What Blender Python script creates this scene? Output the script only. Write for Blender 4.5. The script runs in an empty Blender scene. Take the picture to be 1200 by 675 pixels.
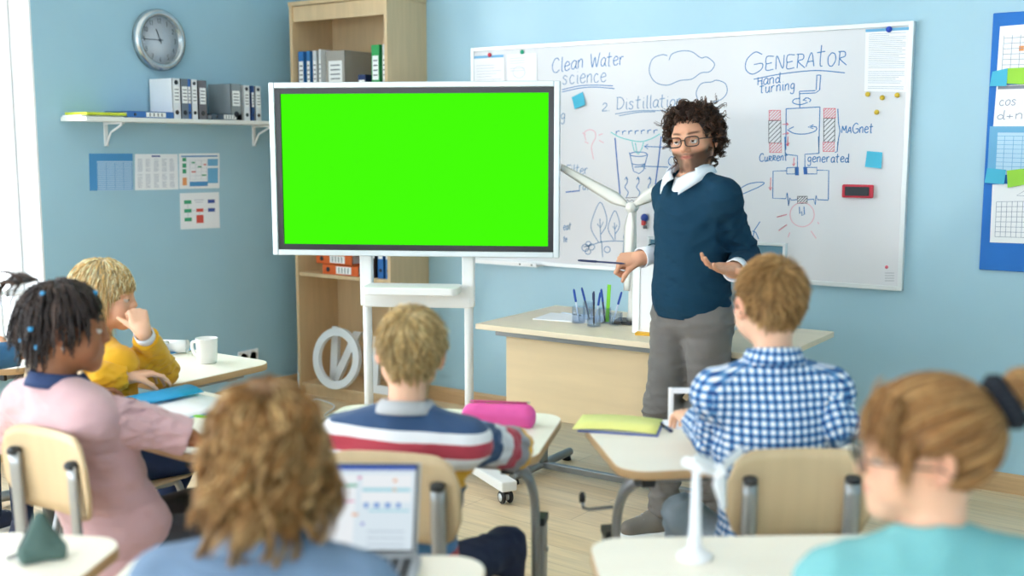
EXPO=0.0; WORLD=7; SUN=0.75; FILL=0.8; GREEN=1.0; LAPTOP=.85
import bpy, bmesh, math, random
import numpy as np
from mathutils import Matrix, Vector, Euler
random.seed(7); rng = np.random.default_rng(11)
COL = bpy.context.scene.collection
R = math.radians
# ---------------------------------------------------------------- camera facts (world: X along back wall, Y into room, camera over the origin)
FPX = 1275.0; PITCH = R(7.4); YAW = R(33.8); CAMH = 1.55

def ray(u, v):
    x = (u-600)/FPX; y = -(v-337.5)/FPX
    fy = math.cos(PITCH)+y*math.sin(PITCH); fz = -math.sin(PITCH)+y*math.cos(PITCH)
    return np.array([x*math.cos(YAW)-fy*math.sin(YAW), x*math.sin(YAW)+fy*math.cos(YAW), fz])
def atZ(u, v, z):
    r = ray(u, v); t = (z-CAMH)/r[2]; return np.array([r[0]*t, r[1]*t, z])
def atY(u, v, y):
    r = ray(u, v); t = y/r[1]; return np.array([r[0]*t, y, CAMH+r[2]*t])
def atX(u, v, x):
    r = ray(u, v); t = x/r[0]; return np.array([x, r[1]*t, CAMH+r[2]*t])
def atD(u, v, d):
    r = ray(u, v); t = d/math.hypot(r[0], r[1]); return np.array([r[0]*t, r[1]*t, CAMH+r[2]*t])

# ---------------------------------------------------------------- scene graph helpers
def tag(o, label=None, cat=None, group=None, kind=None):
    if label: o['label'] = label
    if cat: o['category'] = cat
    if group: o['group'] = group
    if kind: o['kind'] = kind
    return o
def empty(name, loc=(0, 0, 0), rz=0, label=None, cat=None, group=None):
    o = bpy.data.objects.new(name, None); COL.objects.link(o)
    o.location = loc; o.rotation_euler = (0, 0, rz); o.empty_display_size = .05
    return tag(o, label, cat, group)
def copy_tree(o, parent=None):
    c = o.copy(); COL.objects.link(c); c.parent = parent
    for ch in list(o.children): copy_tree(ch, c)
    return c
def link_mesh(name, me, m, parent=None):
    o = bpy.data.objects.new(name, me); COL.objects.link(o)
    if m is not None: me.materials.append(m)
    if parent is not None: o.parent = parent
    return o

# ---------------------------------------------------------------- materials
def lin(c):
    if isinstance(c, str):
        c = [int(c[i:i+2], 16)/255 for i in (0, 2, 4)]
    return tuple((x/12.92 if x <= .04045 else ((x+.055)/1.055)**2.4) for x in c)+(1.0,)
MATS = {}
def mat(name, col, rough=.5, metal=0, spec=.5, emit=None, estr=0, trans=0, noise=0, nscale=8, bump=0, bscale=120, stretch=None, coat=0, sheen=0, sss=0, ior=1.45):
    if name in MATS: return MATS[name]
    m = bpy.data.materials.new(name); m.use_nodes = True; nt = m.node_tree; b = nt.nodes['Principled BSDF']
    b.inputs['Base Color'].default_value = lin(col); b.inputs['Roughness'].default_value = rough
    b.inputs['Metallic'].default_value = metal; b.inputs['Specular IOR Level'].default_value = spec
    b.inputs['Transmission Weight'].default_value = trans; b.inputs['IOR'].default_value = ior
    b.inputs['Coat Weight'].default_value = coat; b.inputs['Sheen Weight'].default_value = sheen
    if sss:
        b.inputs['Subsurface Weight'].default_value = sss; b.inputs['Subsurface Radius'].default_value = (.012, .005, .003); b.inputs['Subsurface Scale'].default_value = 1.0
    if emit: b.inputs['Emission Color'].default_value = lin(emit); b.inputs['Emission Strength'].default_value = estr
    tc = nt.nodes.new('ShaderNodeTexCoord')
    if noise:
        mp = nt.nodes.new('ShaderNodeMapping'); nt.links.new(tc.outputs['Object'], mp.inputs['Vector'])
        if stretch: mp.inputs['Scale'].default_value = stretch
        n = nt.nodes.new('ShaderNodeTexNoise'); n.inputs['Scale'].default_value = nscale; n.inputs['Detail'].default_value = 5
        nt.links.new(mp.outputs[0], n.inputs['Vector'])
        cr = nt.nodes.new('ShaderNodeMapRange'); cr.inputs['From Min'].default_value = .3; cr.inputs['From Max'].default_value = .7
        cr.inputs['To Min'].default_value = 1-noise; cr.inputs['To Max'].default_value = 1+noise*.6
        nt.links.new(n.outputs['Fac'], cr.inputs['Value'])
        mx = nt.nodes.new('ShaderNodeVectorMath'); mx.operation = 'SCALE'; mx.inputs[0].default_value = lin(col)[:3]
        nt.links.new(cr.outputs[0], mx.inputs['Scale']); nt.links.new(mx.outputs[0], b.inputs['Base Color'])
    if bump:
        n2 = nt.nodes.new('ShaderNodeTexNoise'); n2.inputs['Scale'].default_value = bscale; n2.inputs['Detail'].default_value = 3
        nt.links.new(tc.outputs['Object'], n2.inputs['Vector'])
        bp = nt.nodes.new('ShaderNodeBump'); bp.inputs['Strength'].default_value = bump; bp.inputs['Distance'].default_value = .002
        nt.links.new(n2.outputs['Fac'], bp.inputs['Height']); nt.links.new(bp.outputs[0], b.inputs['Normal'])
    MATS[name] = m; return m
def mat_attr(name, rough=.6, sheen=0, sss=0, spec=.5, bump=0, bscale=200, aniso=0):
    """base colour read from the mesh's own colour attribute (skin tones, hair tones)"""
    if name in MATS: return MATS[name]
    m = mat(name, 'ffffff', rough, spec=spec, sheen=sheen, sss=sss, bump=bump, bscale=bscale)
    nt = m.node_tree; a = nt.nodes.new('ShaderNodeAttribute'); a.attribute_name = 'Col'
    nt.links.new(a.outputs['Color'], nt.nodes['Principled BSDF'].inputs['Base Color']); return m
def mat_glass(name, tint='f2fbff', gloss=.12):
    if name in MATS: return MATS[name]
    m = bpy.data.materials.new(name); m.use_nodes = True; nt = m.node_tree; nt.nodes.clear()
    out = nt.nodes.new('ShaderNodeOutputMaterial'); t = nt.nodes.new('ShaderNodeBsdfTransparent'); t.inputs[0].default_value = lin(tint)
    g = nt.nodes.new('ShaderNodeBsdfGlossy'); g.inputs['Roughness'].default_value = .03
    fr = nt.nodes.new('ShaderNodeLayerWeight'); fr.inputs[0].default_value = .5
    pw = nt.nodes.new('ShaderNodeMath'); pw.operation = 'POWER'; pw.inputs[1].default_value = 3.5; nt.links.new(fr.outputs['Facing'], pw.inputs[0])
    mx = nt.nodes.new('ShaderNodeMixShader')
    ad = nt.nodes.new('ShaderNodeMath'); ad.operation = 'MULTIPLY_ADD'; ad.inputs[1].default_value = .5; ad.inputs[2].default_value = .02+gloss*.08
    nt.links.new(pw.outputs[0], ad.inputs[0]); nt.links.new(ad.outputs[0], mx.inputs[0]); nt.links.new(t.outputs[0], mx.inputs[1]); nt.links.new(g.outputs[0], mx.inputs[2])
    nt.links.new(mx.outputs[0], out.inputs[0]); MATS[name] = m; return m
def mat_ramp(name, attr, stops, rough=.8):
    """crisp colour bands along a float attribute: stops = [(position 0..1, colour)]"""
    m = mat(name, 'ffffff', rough, sheen=.2, bump=.25, bscale=260); nt = m.node_tree
    a = nt.nodes.new('ShaderNodeAttribute'); a.attribute_name = attr
    cr = nt.nodes.new('ShaderNodeValToRGB'); cr.color_ramp.interpolation = 'CONSTANT'; e = cr.color_ramp.elements
    while len(e) < len(stops): e.new(.5)
    for el, (p, c) in zip(e, stops): el.position = p; el.color = lin(c)
    nt.links.new(a.outputs['Fac'], cr.inputs['Fac']); nt.links.new(cr.outputs[0], nt.nodes['Principled BSDF'].inputs['Base Color']); return m
def mat_check(name, period=.024):
    m = mat(name, 'ffffff', .85, bump=.2, bscale=300); nt = m.node_tree; outs = []
    for at in ('pu', 'pv'):
        a = nt.nodes.new('ShaderNodeAttribute'); a.attribute_name = at
        d = nt.nodes.new('ShaderNodeMath'); d.operation = 'MULTIPLY'; d.inputs[1].default_value = 1/period; nt.links.new(a.outputs['Fac'], d.inputs[0])
        f = nt.nodes.new('ShaderNodeMath'); f.operation = 'FRACT'; nt.links.new(d.outputs[0], f.inputs[0])
        g = nt.nodes.new('ShaderNodeMath'); g.operation = 'LESS_THAN'; g.inputs[1].default_value = .5; nt.links.new(f.outputs[0], g.inputs[0]); outs.append(g)
    s = nt.nodes.new('ShaderNodeMath'); s.operation = 'ADD'; nt.links.new(outs[0].outputs[0], s.inputs[0]); nt.links.new(outs[1].outputs[0], s.inputs[1])
    h = nt.nodes.new('ShaderNodeMath'); h.operation = 'MULTIPLY'; h.inputs[1].default_value = .5; nt.links.new(s.outputs[0], h.inputs[0])
    cr = nt.nodes.new('ShaderNodeValToRGB'); cr.color_ramp.interpolation = 'CONSTANT'; e = cr.color_ramp.elements; e.new(.5)
    for el, (p, c) in zip(e, ((0, 'f4f6fa'), (.3, '5c90c4'), (.8, '1f4580'))): el.position = p; el.color = lin(c)
    nt.links.new(h.outputs[0], cr.inputs[0]); nt.links.new(cr.outputs[0], nt.nodes['Principled BSDF'].inputs['Base Color']); return m

# ---------------------------------------------------------------- mesh builder
def rotz(a): return Matrix.Rotation(a, 3, 'Z')
class MB:
    def __init__(s): s.v = []; s.f = []; s.sm = []
    def add(s, vs, fs, smooth=False):
        o = len(s.v); s.v += [tuple(float(c) for c in x) for x in vs]; s.f += [tuple(i+o for i in f) for f in fs]; s.sm += [smooth]*len(fs); return s
    def box(s, c, size, rot=None):
        hx, hy, hz = (k/2 for k in size); vs = []
        for x in (-hx, hx):
            for y in (-hy, hy):
                for z in (-hz, hz):
                    p = Vector((x, y, z))
                    if rot is not None: p = rot @ p
                    vs.append((p[0]+c[0], p[1]+c[1], p[2]+c[2]))
        return s.add(vs, [(0, 1, 3, 2), (4, 6, 7, 5), (0, 4, 5, 1), (2, 3, 7, 6), (0, 2, 6, 4), (1, 5, 7, 3)])
    def prism(s, pts, z0, z1, fn=None, smooth=False):
        """2D outline extruded between z0 and z1; fn maps (x, y, z) to a point"""
        fn = fn or (lambda x, y, z: (x, y, z)); n = len(pts)
        s.add([fn(x, y, z0) for x, y in pts]+[fn(x, y, z1) for x, y in pts], [tuple(range(n))[::-1], tuple(range(n, 2*n))])
        o = len(s.v)-2*n
        for i in range(n):
            j = (i+1) % n; s.f.append((o+i, o+j, o+n+j, o+n+i)); s.sm.append(smooth)
        return s
    def tube(s, pts, r, n=10, closed=False, cap=True, flat=1.0, up=(0, 0, 1)):
        pts = [Vector(p) for p in pts]; m = len(pts); rs = r if hasattr(r, '__len__') else [r]*m; vs = []
        prev = None
        for i, p in enumerate(pts):
            a = pts[(i-1) % m] if (i > 0 or closed) else pts[i]; b = pts[(i+1) % m] if (i < m-1 or closed) else pts[i]
            t = (b-a).normalized() if (b-a).length > 1e-9 else Vector((0, 0, 1))
            if prev is None:
                u = Vector(up); u = (u-t*u.dot(t)); u = u.normalized() if u.length > 1e-4 else t.orthogonal().normalized()
            else:
                u = prev-t*prev.dot(t); u = u.normalized() if u.length > 1e-6 else t.orthogonal().normalized()
            prev = u; w = t.cross(u)
            for k in range(n):
                an = 2*math.pi*k/n; vs.append(p+u*(math.cos(an)*rs[i])+w*(math.sin(an)*rs[i]*flat))
        fs = []
        for i in range(m if closed else m-1):
            for k in range(n):
                j = (i+1) % m; fs.append((i*n+k, i*n+(k+1) % n, j*n+(k+1) % n, j*n+k))
        s.add(vs, fs, True)
        if cap and not closed:
            o = len(s.v)-len(vs); s.f.append(tuple(o+k for k in range(n))[::-1]); s.sm.append(False)
            s.f.append(tuple(o+(m-1)*n+k for k in range(n))); s.sm.append(False)
        return s
    def lathe(s, prof, c=(0, 0, 0), n=24, mtx=None, smooth=True):
        vs = []
        for r_, z in prof:
            for k in range(n):
                a = 2*math.pi*k/n; p = Vector((r_*math.cos(a), r_*math.sin(a), z))
                if mtx is not None: p = mtx @ p
                vs.append((p[0]+c[0], p[1]+c[1], p[2]+c[2]))
        fs = [(i*n+k, i*n+(k+1) % n, (i+1)*n+(k+1) % n, (i+1)*n+k) for i in range(len(prof)-1) for k in range(n)]
        s.add(vs, fs, smooth)
        o = len(s.v)-len(vs); s.f.append(tuple(o+k for k in range(n))[::-1]); s.sm.append(False)
        s.f.append(tuple(o+(len(prof)-1)*n+k for k in range(n))); s.sm.append(False)
        return s
    def build(s, name, m, parent=None, bevel=0, seg=2):
        me = bpy.data.meshes.new(name); me.from_pydata(s.v, [], s.f); me.update()
        me.polygons.foreach_set('use_smooth', s.sm)
        b = bmesh.new(); b.from_mesh(me); bmesh.ops.recalc_face_normals(b, faces=b.faces); b.to_mesh(me); b.free()
        o = link_mesh(name, me, m, parent)
        if bevel:
            md = o.modifiers.new('bevel', 'BEVEL'); md.width = bevel; md.segments = seg; md.limit_method = 'ANGLE'; md.angle_limit = R(40); md.harden_normals = False
        return o
def rrect(w, d, r, n=6, cx=0, cy=0):
    pts = []
    for (sx, sy, a0) in ((1, 1, 0), (-1, 1, 90), (-1, -1, 180), (1, -1, 270)):
        for k in range(n+1):
            a = R(a0+90*k/n); pts.append((cx+sx*(w/2-r)+r*math.cos(a), cy+sy*(d/2-r)+r*math.sin(a)))
    return pts
def bez(pts, n=16):
    """Catmull-Rom through the points"""
    P = [np.array(p, float) for p in pts]; P = [2*P[0]-P[1]]+P+[2*P[-1]-P[-2]]; out = []
    for i in range(1, len(P)-2):
        for k in range(n):
            t = k/n; a, b, c, d = P[i-1:i+3]
            out.append(.5*((2*b)+(-a+c)*t+(2*a-5*b+4*c-d)*t*t+(-a+3*b-3*c+d)*t**3))
    out.append(P[-2]); return out

# ---------------------------------------------------------------- signed distance modelling (continuous surfaces for bodies and clothes)
class S:
    def __init__(s, k=.02): s.p = []; s.k = k; s.cut = []; s.noise = None
    def _a(s, f, lo, hi, k, sub): s.p.append((f, np.array(lo, float), np.array(hi, float), s.k if k is None else k, sub)); return s
    def rc(s, a, b, ra, rb=None, k=None, sub=False):
        a = np.array(a, float); b = np.array(b, float); rb = ra if rb is None else rb; ab = b-a; L = max(ab@ab, 1e-12)
        def f(P):
            t = np.clip(((P-a)@ab)/L, 0, 1); return np.linalg.norm(P-a-t[..., None]*ab, axis=-1)-(ra+(rb-ra)*t)
        m = max(ra, rb); return s._a(f, np.minimum(a, b)-m, np.maximum(a, b)+m, k, sub)
    def ell(s, c, r, rot=None, k=None, sub=False):
        c = np.array(c, float); r = np.array(r, float); M = None if rot is None else np.array(rot, float)
        def f(P):
            q = P-c
            if M is not None: q = q@M
            k0 = np.linalg.norm(q/r, axis=-1); k1 = np.linalg.norm(q/(r*r), axis=-1)+1e-9; return k0*(k0-1)/k1
        m = r.max(); return s._a(f, c-m, c+m, k, sub)
    def box(s, c, h, rd=.01, rot=None, k=None, sub=False):
        c = np.array(c, float); h = np.array(h, float)-rd; M = None if rot is None else np.array(rot, float)
        def f(P):
            q = P-c
            if M is not None: q = q@M
            q = np.abs(q)-h; return np.linalg.norm(np.maximum(q, 0), axis=-1)+np.minimum(q.max(-1), 0)-rd
        m = np.linalg.norm(h)+rd; return s._a(f, c-m, c+m, k, sub)
    def plane(s, p, n): s.cut.append((np.array(p, float), np.array(n, float)/np.linalg.norm(n))); return s   # keeps the side opposite to n
    def ev(s, P, only=None):
        d = np.full(P.shape[:-1], 9.0)
        for f, lo, hi, k, sub in s.p:
            e = f(P)
            if sub: d = _smax(d, -e, k)
            else: d = _smin(d, e, k)
        for p, n in s.cut: d = np.maximum(d, (P-p)@n)
        if s.noise is not None: d = d+s.noise(P)
        return d
    def mesh(s, h, newton=True):
        lo = np.min([p[1] for p in s.p if not p[4]], 0)-2.5*h-.012; hi = np.max([p[2] for p in s.p if not p[4]], 0)+2.5*h+.012
        n = np.ceil((hi-lo)/h).astype(int)+1
        ax = [lo[i]+h*np.arange(n[i]) for i in range(3)]
        V = np.full(tuple(n), 9.0)
        for f, l, u, k, sub in s.p:
            m = k+2*h+.02
            i0 = np.clip(np.floor((l-m-lo)/h).astype(int), 0, n); i1 = np.clip(np.ceil((u+m-lo)/h).astype(int)+1, 0, n)
            if np.any(i1 <= i0): continue
            sl = tuple(slice(a, b) for a, b in zip(i0, i1))
            P = np.stack(np.meshgrid(*[ax[i][sl[i]] for i in range(3)], indexing='ij'), -1); e = f(P)
            V[sl] = _smax(V[sl], -e, k) if sub else _smin(V[sl], e, k)
        if s.cut or s.noise is not None:
            idx = np.argwhere(V < .06); P = lo+h*idx; d = V[tuple(idx.T)]
            for p, nn in s.cut: d = np.maximum(d, (P-p)@nn)
            if s.noise is not None: d = d+s.noise(P)
            V[tuple(idx.T)] = d
        v, q = surfnet(V, lo, h)
        if newton and len(v):
            for _ in range(2):
                d = s.ev(v); e = h*.3; g = np.stack([s.ev(v+np.eye(3)[i]*e)-d for i in range(3)], -1)/e
                gl = (g*g).sum(-1, keepdims=True); v = v-np.clip(d[:, None]*g/np.maximum(gl, .3), -h*.5, h*.5)
        return v, q
def _smin(a, b, k):
    if k <= 0: return np.minimum(a, b)
    h = np.clip(k-np.abs(a-b), 0, None)/k; return np.minimum(a, b)-h*h*k*.25
def _smax(a, b, k): return -_smin(-a, -b, k)
def surfnet(V, lo, h):
    s = V < 0; nx, ny, nz = V.shape
    c = np.zeros((nx-1, ny-1, nz-1), np.int8); cor = [(i, j, k) for i in (0, 1) for j in (0, 1) for k in (0, 1)]
    for i, j, k in cor: c += s[i:nx-1+i, j:ny-1+j, k:nz-1+k]
    cells = np.argwhere((c > 0) & (c < 8))
    if len(cells) == 0: return np.zeros((0, 3)), np.zeros((0, 4), int)
    vals = np.stack([V[cells[:, 0]+i, cells[:, 1]+j, cells[:, 2]+k] for i, j, k in cor], 1)
    acc = np.zeros((len(cells), 3)); cnt = np.zeros(len(cells)); C = np.array(cor, float)
    for a in range(8):
        for b in range(a+1, 8):
            if np.abs(C[a]-C[b]).sum() != 1: continue
            va, vb = vals[:, a], vals[:, b]; m = (va < 0) != (vb < 0); t = np.where(m, va/np.where(m, va-vb, 1), 0)
            acc += np.where(m[:, None], C[a]+t[:, None]*(C[b]-C[a]), 0); cnt += m
    v = lo+h*(cells+acc/cnt[:, None]); idx = np.full(c.shape, -1, int); idx[tuple(cells.T)] = np.arange(len(cells)); Q = []
    for axn in range(3):
        o1, o2 = [(1, 2), (2, 0), (0, 1)][axn]; sh = [0, 0, 0]; sh[axn] = 1
        A = s[:nx-sh[0], :ny-sh[1], :nz-sh[2]]; B = s[sh[0]:, sh[1]:, sh[2]:]; E = np.argwhere(A != B)
        E = E[(E[:, o1] > 0) & (E[:, o2] > 0) & (E[:, o1] < V.shape[o1]-1) & (E[:, o2] < V.shape[o2]-1)]
        ins = A[tuple(E.T)]; e1 = np.eye(3, dtype=int)[o1]; e2 = np.eye(3, dtype=int)[o2]
        q = np.stack([idx[tuple((E-e1-e2).T)], idx[tuple((E-e2).T)], idx[tuple(E.T)], idx[tuple((E-e1).T)]], 1)
        q[~ins] = q[~ins][:, ::-1]; Q.append(q)
    return v, np.concatenate(Q)
def np_mesh(name, v, q, m, parent=None, col=None, attrs=None, smooth=True):
    me = bpy.data.meshes.new(name); v = np.asarray(v, np.float32); q = np.asarray(q, np.int32)
    me.vertices.add(len(v)); me.vertices.foreach_set('co', v.ravel()); w = q.shape[1]
    me.loops.add(q.size); me.loops.foreach_set('vertex_index', q.ravel()); me.polygons.add(len(q))
    me.polygons.foreach_set('loop_start', np.arange(len(q), dtype=np.int32)*w)
    me.polygons.foreach_set('loop_total', np.full(len(q), w, np.int32)) if False else None
    me.update(calc_edges=True); me.validate()
    me.polygons.foreach_set('use_smooth', np.full(len(me.polygons), smooth))
    if col is not None:
        a = me.color_attributes.new('Col', 'FLOAT_COLOR', 'POINT'); c = np.ones((len(v), 4), np.float32); c[:, :3] = col; a.data.foreach_set('color', c.ravel())
    for k, x in (attrs or {}).items():
        a = me.attributes.new(k, 'FLOAT', 'POINT'); a.data.foreach_set('value', np.asarray(x, np.float32))
    return link_mesh(name, me, m, parent)
def tf(M, v): M = np.array(M); return v@M[:3, :3].T+M[:3, 3]
def wob(P, f, seed=0):
    """cheap smooth pseudo noise in -1..1"""
    r = np.random.default_rng(seed); d = np.zeros(P.shape[:-1])
    for i in range(6):
        w = r.normal(size=3); w = w/np.linalg.norm(w)*f*(.6+.35*i); d += np.sin(P@w+r.uniform(0, 6.28)+1.2*np.sin(P@(w[[1, 2, 0]]*.7)))/(1+.3*i)
    return d/3.6

# ---------------------------------------------------------------- strands (hair) as fine tapered tubes
def frames(P):
    T = np.gradient(P, axis=1); T /= np.linalg.norm(T, axis=-1, keepdims=True)+1e-9
    ref = np.where(np.abs(T[..., 2:3]) < .9, np.array([0, 0, 1.]), np.array([1., 0, 0])); A = np.cross(T, ref); A /= np.linalg.norm(A, axis=-1, keepdims=True)+1e-9
    return T, A, np.cross(T, A)
def tubes(P, rad, n=3):
    """P: strands x points x 3, rad: strands x points"""
    N, M, _ = P.shape; T, A, B = frames(P); ang = np.arange(n)*2*np.pi/n
    V = P[:, :, None]+rad[:, :, None, None]*(np.cos(ang)[None, None, :, None]*A[:, :, None]+np.sin(ang)[None, None, :, None]*B[:, :, None])
    base = (np.arange(N)*M*n)[:, None, None]; i = np.arange(M-1)[None, :, None]*n; k = np.arange(n)[None, None]; k2 = (k+1) % n
    Q = np.stack(np.broadcast_arrays(base+i+k, base+i+k2, base+i+n+k2, base+i+n+k), -1).reshape(-1, 4)
    return V.reshape(-1, 3), Q
def grow(roots, dirs, length, M, cen, rad, grav=.0, stiff=.8, jit=.1, hug=True, seed=0, pull=None):
    r = np.random.default_rng(seed); N = len(roots); L = np.broadcast_to(np.asarray(length, float), (N,)); P = [roots]; d = dirs.copy()
    step = (L/(M-1))[:, None]
    for i in range(M-1):
        d = d*stiff+np.array([0, 0, -1.])*grav+r.normal(size=(N, 3))*jit
        if pull is not None: t = pull-P[-1]; d = d+.5*t/(np.linalg.norm(t, axis=1, keepdims=True)+1e-6)
        d /= np.linalg.norm(d, axis=1, keepdims=True)+1e-9; p = P[-1]+d*step
        if hug:
            q = (p-cen)/rad; k = np.linalg.norm(q, axis=1, keepdims=True); lay = 1.0+.02*i/M
            p = np.where(k < lay, cen+q/np.maximum(k, 1e-6)*lay*rad, p); d = p-P[-1]; d /= np.linalg.norm(d, axis=1, keepdims=True)+1e-9
        P.append(p)
    return np.stack(P, 1)
def curl(P, amp, turns, seed=0, ramp=.25):
    r = np.random.default_rng(seed); N, M, _ = P.shape; T, A, B = frames(P); t = np.linspace(0, 1, M)[None]
    ph = r.uniform(0, 6.28, (N, 1))+2*np.pi*turns*t*r.uniform(.75, 1.25, (N, 1)); a = amp*np.clip(t/ramp, 0, 1)*r.uniform(.6, 1.3, (N, 1))
    return P+(np.cos(ph)*a)[..., None]*A+(np.sin(ph)*a)[..., None]*B
def clump(P, K, strength, seed=0, p=1.5):
    """strands gather towards K guide strands, more so at their tips"""
    r = np.random.default_rng(seed); N, M, _ = P.shape; g = r.choice(N, min(K, N), replace=False)
    d = ((P[:, None, M//3]-P[g][None, :, M//3])**2).sum(-1); near = g[np.argmin(d, 1)]; t = (np.linspace(0, 1, M)**p)[None, :, None]*strength
    return P*(1-t)+P[near]*t, near
def curl_c(P, near, amp, turns, seed=0, ramp=.25, own=.15):
    """waves shared by all strands of one lock"""
    r = np.random.default_rng(seed); N, M, _ = P.shape; T, A, B = frames(P[near]); t = np.linspace(0, 1, M)[None]
    ph0 = r.uniform(0, 6.28, N)[near][:, None]+r.normal(size=(N, 1))*own; tr = r.uniform(.7, 1.3, N)[near][:, None]; am = r.uniform(.6, 1.4, N)[near][:, None]
    ph = ph0+2*np.pi*turns*tr*t; a = amp*am*np.clip(t/ramp, 0, 1)
    return P+(np.cos(ph)*a)[..., None]*A+(np.sin(ph)*a)[..., None]*B
def fib(n):
    i = np.arange(n)+.5; z = 1-2*i/n; a = np.pi*(1+5**.5)*i; q = np.sqrt(1-z*z); return np.stack([q*np.cos(a), q*np.sin(a), z], 1)
# ================================================================ camera
cd = bpy.data.cameras.new('camera'); cam = bpy.data.objects.new('camera', cd); COL.objects.link(cam)
cd.sensor_width = 36; cd.lens = 36*FPX/1200; cam.location = (0, 0, CAMH); cam.rotation_euler = (R(90)-PITCH, 0, YAW)
cd.clip_start = .05; cd.dof.use_dof = True; cd.dof.focus_distance = 4.5; cd.dof.aperture_fstop = 1.6
sc = bpy.context.scene; sc.camera = cam
sc.view_settings.view_transform = 'Standard'; sc.view_settings.look = 'None'; sc.view_settings.gamma = 1; sc.view_settings.use_curve_mapping = False
sc.view_settings.exposure = EXPO
sc.cycles.use_denoising = True; sc.cycles.max_bounces = 8; sc.cycles.diffuse_bounces = 5; sc.cycles.transparent_max_bounces = 12
sc.cycles.caustics_reflective = False; sc.cycles.caustics_refractive = False; sc.cycles.sample_clamp_indirect = 6
# ================================================================ light: daylight from the left windows, fill from added ceiling panels and an added near window
w = bpy.data.worlds.new('world'); sc.world = w; w.use_nodes = True
w.node_tree.nodes['Background'].inputs[0].default_value = lin('ecf4fb'); w.node_tree.nodes['Background'].inputs[1].default_value = WORLD
sl = bpy.data.lights.new('sun', 'SUN'); sl.energy = SUN; sl.angle = R(5); sl.color = (1, .95, .88); so = bpy.data.objects.new('sun', sl); COL.objects.link(so)
so.rotation_euler = Vector((.56, .82, -.085)).to_track_quat('-Z', 'Y').to_euler()

# ================================================================ shell
WL, WB, WR, WN, CEIL = -5.02, 5.2, 3.2, -3.6, 3.5      # left, back, right, near walls
m_wall = mat('wall_paint', 'a3c9da', .42, spec=.5, noise=.03, nscale=2, bump=.05, bscale=90)
m_white = mat('white_paint', 'f1f3f4', .45)
m_ceil = mat('ceiling_paint', 'f4f4f2', .9)
m_base = mat('oak_baseboard', 'c9a67c', .5, noise=.12, nscale=5, stretch=(1, 1, 12))
def floor_mat():
    m = mat('floor_planks', 'cdb18f', .38); nt = m.node_tree; b = nt.nodes['Principled BSDF']; L = nt.links
    tc = nt.nodes.new('ShaderNodeTexCoord'); mp = nt.nodes.new('ShaderNodeMapping'); mp.inputs['Rotation'].default_value = (0, 0, R(4)); L.new(tc.outputs['Object'], mp.inputs[0])
    br = nt.nodes.new('ShaderNodeTexBrick'); br.inputs['Color1'].default_value = lin('f0dab6'); br.inputs['Color2'].default_value = lin('e4c9a0'); br.inputs['Mortar'].default_value = lin('c4a986')
    br.inputs['Scale'].default_value = 1; br.inputs['Mortar Size'].default_value = .0018; br.inputs['Brick Width'].default_value = 1.25; br.inputs['Row Height'].default_value = .145; br.offset = .37; br.inputs['Mortar Smooth'].default_value = .3
    L.new(mp.outputs[0], br.inputs['Vector'])
    m2 = nt.nodes.new('ShaderNodeMapping'); m2.inputs['Scale'].default_value = (1.2, 16, 1); L.new(mp.outputs[0], m2.inputs[0])
    n = nt.nodes.new('ShaderNodeTexNoise'); n.inputs['Scale'].default_value = 3; n.inputs['Detail'].default_value = 8; n.inputs['Distortion'].default_value = .6; L.new(m2.outputs[0], n.inputs['Vector'])
    mr = nt.nodes.new('ShaderNodeMapRange'); mr.inputs['From Min'].default_value = .3; mr.inputs['From Max'].default_value = .7; mr.inputs['To Min'].default_value = .84; mr.inputs['To Max'].default_value = 1.06; L.new(n.outputs['Fac'], mr.inputs[0])
    mx = nt.nodes.new('ShaderNodeVectorMath'); mx.operation = 'SCALE'; L.new(br.outputs['Color'], mx.inputs[0]); L.new(mr.outputs[0], mx.inputs['Scale']); L.new(mx.outputs[0], b.inputs['Base Color'])
    bp = nt.nodes.new('ShaderNodeBump'); bp.inputs['Strength'].default_value = .15; bp.inputs['Distance'].default_value = .003; L.new(n.outputs['Fac'], bp.inputs['Height']); L.new(bp.outputs[0], b.inputs['Normal'])
    return m
def struct(name, mb, m, parent=None, bevel=0): o = mb.build(name, m, parent, bevel); return tag(o, kind='structure') if parent is None else o
T = .25
struct('floor', MB().box(((WL+WR)/2, (WB+WN)/2, -.05), (WR-WL+1, WB-WN+1, .1)), floor_mat())
struct('ceiling', MB().box(((WL+WR)/2, (WB+WN)/2, CEIL+.1), (WR-WL+1, WB-WN+1, .2)), m_ceil)
struct('wall_back', MB().box(((WL+WR)/2, WB+T/2, CEIL/2), (WR-WL+2*T, T, CEIL)), m_wall)
struct('wall_right', MB().box((WR+T/2, (WB+WN)/2, CEIL/2), (T, WB-WN, CEIL)), m_wall)
NX0, NX1, NZ0, NZ1 = -3.6, 2.4, .6, 2.7                # opening for a window added behind the viewer, unseen, for frontal fill
mb = MB(); mb.box(((WL-T+NX0)/2, WN-T/2, CEIL/2), (NX0-WL+T, T, CEIL)); mb.box(((WR+T+NX1)/2, WN-T/2, CEIL/2), (WR+T-NX1, T, CEIL))
mb.box(((NX0+NX1)/2, WN-T/2, NZ0/2), (NX1-NX0, T, NZ0)); mb.box(((NX0+NX1)/2, WN-T/2, (NZ1+CEIL)/2), (NX1-NX0, T, CEIL-NZ1))
struct('wall_near', mb, m_wall)
wr3 = empty('window_3'); tag(wr3, kind='structure'); fr = MB()
for z in (NZ0+.03, NZ1-.03): fr.box(((NX0+NX1)/2, WN-T+.05, z), (NX1-NX0-.02, .07, .06))
for k in range(5): fr.box((NX0+.04+(NX1-NX0-.08)*k/4, WN-T+.05, (NZ0+NZ1)/2), (.06, .068, NZ1-NZ0-.12))
fr.build('frame', m_white, wr3, .004)
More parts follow.
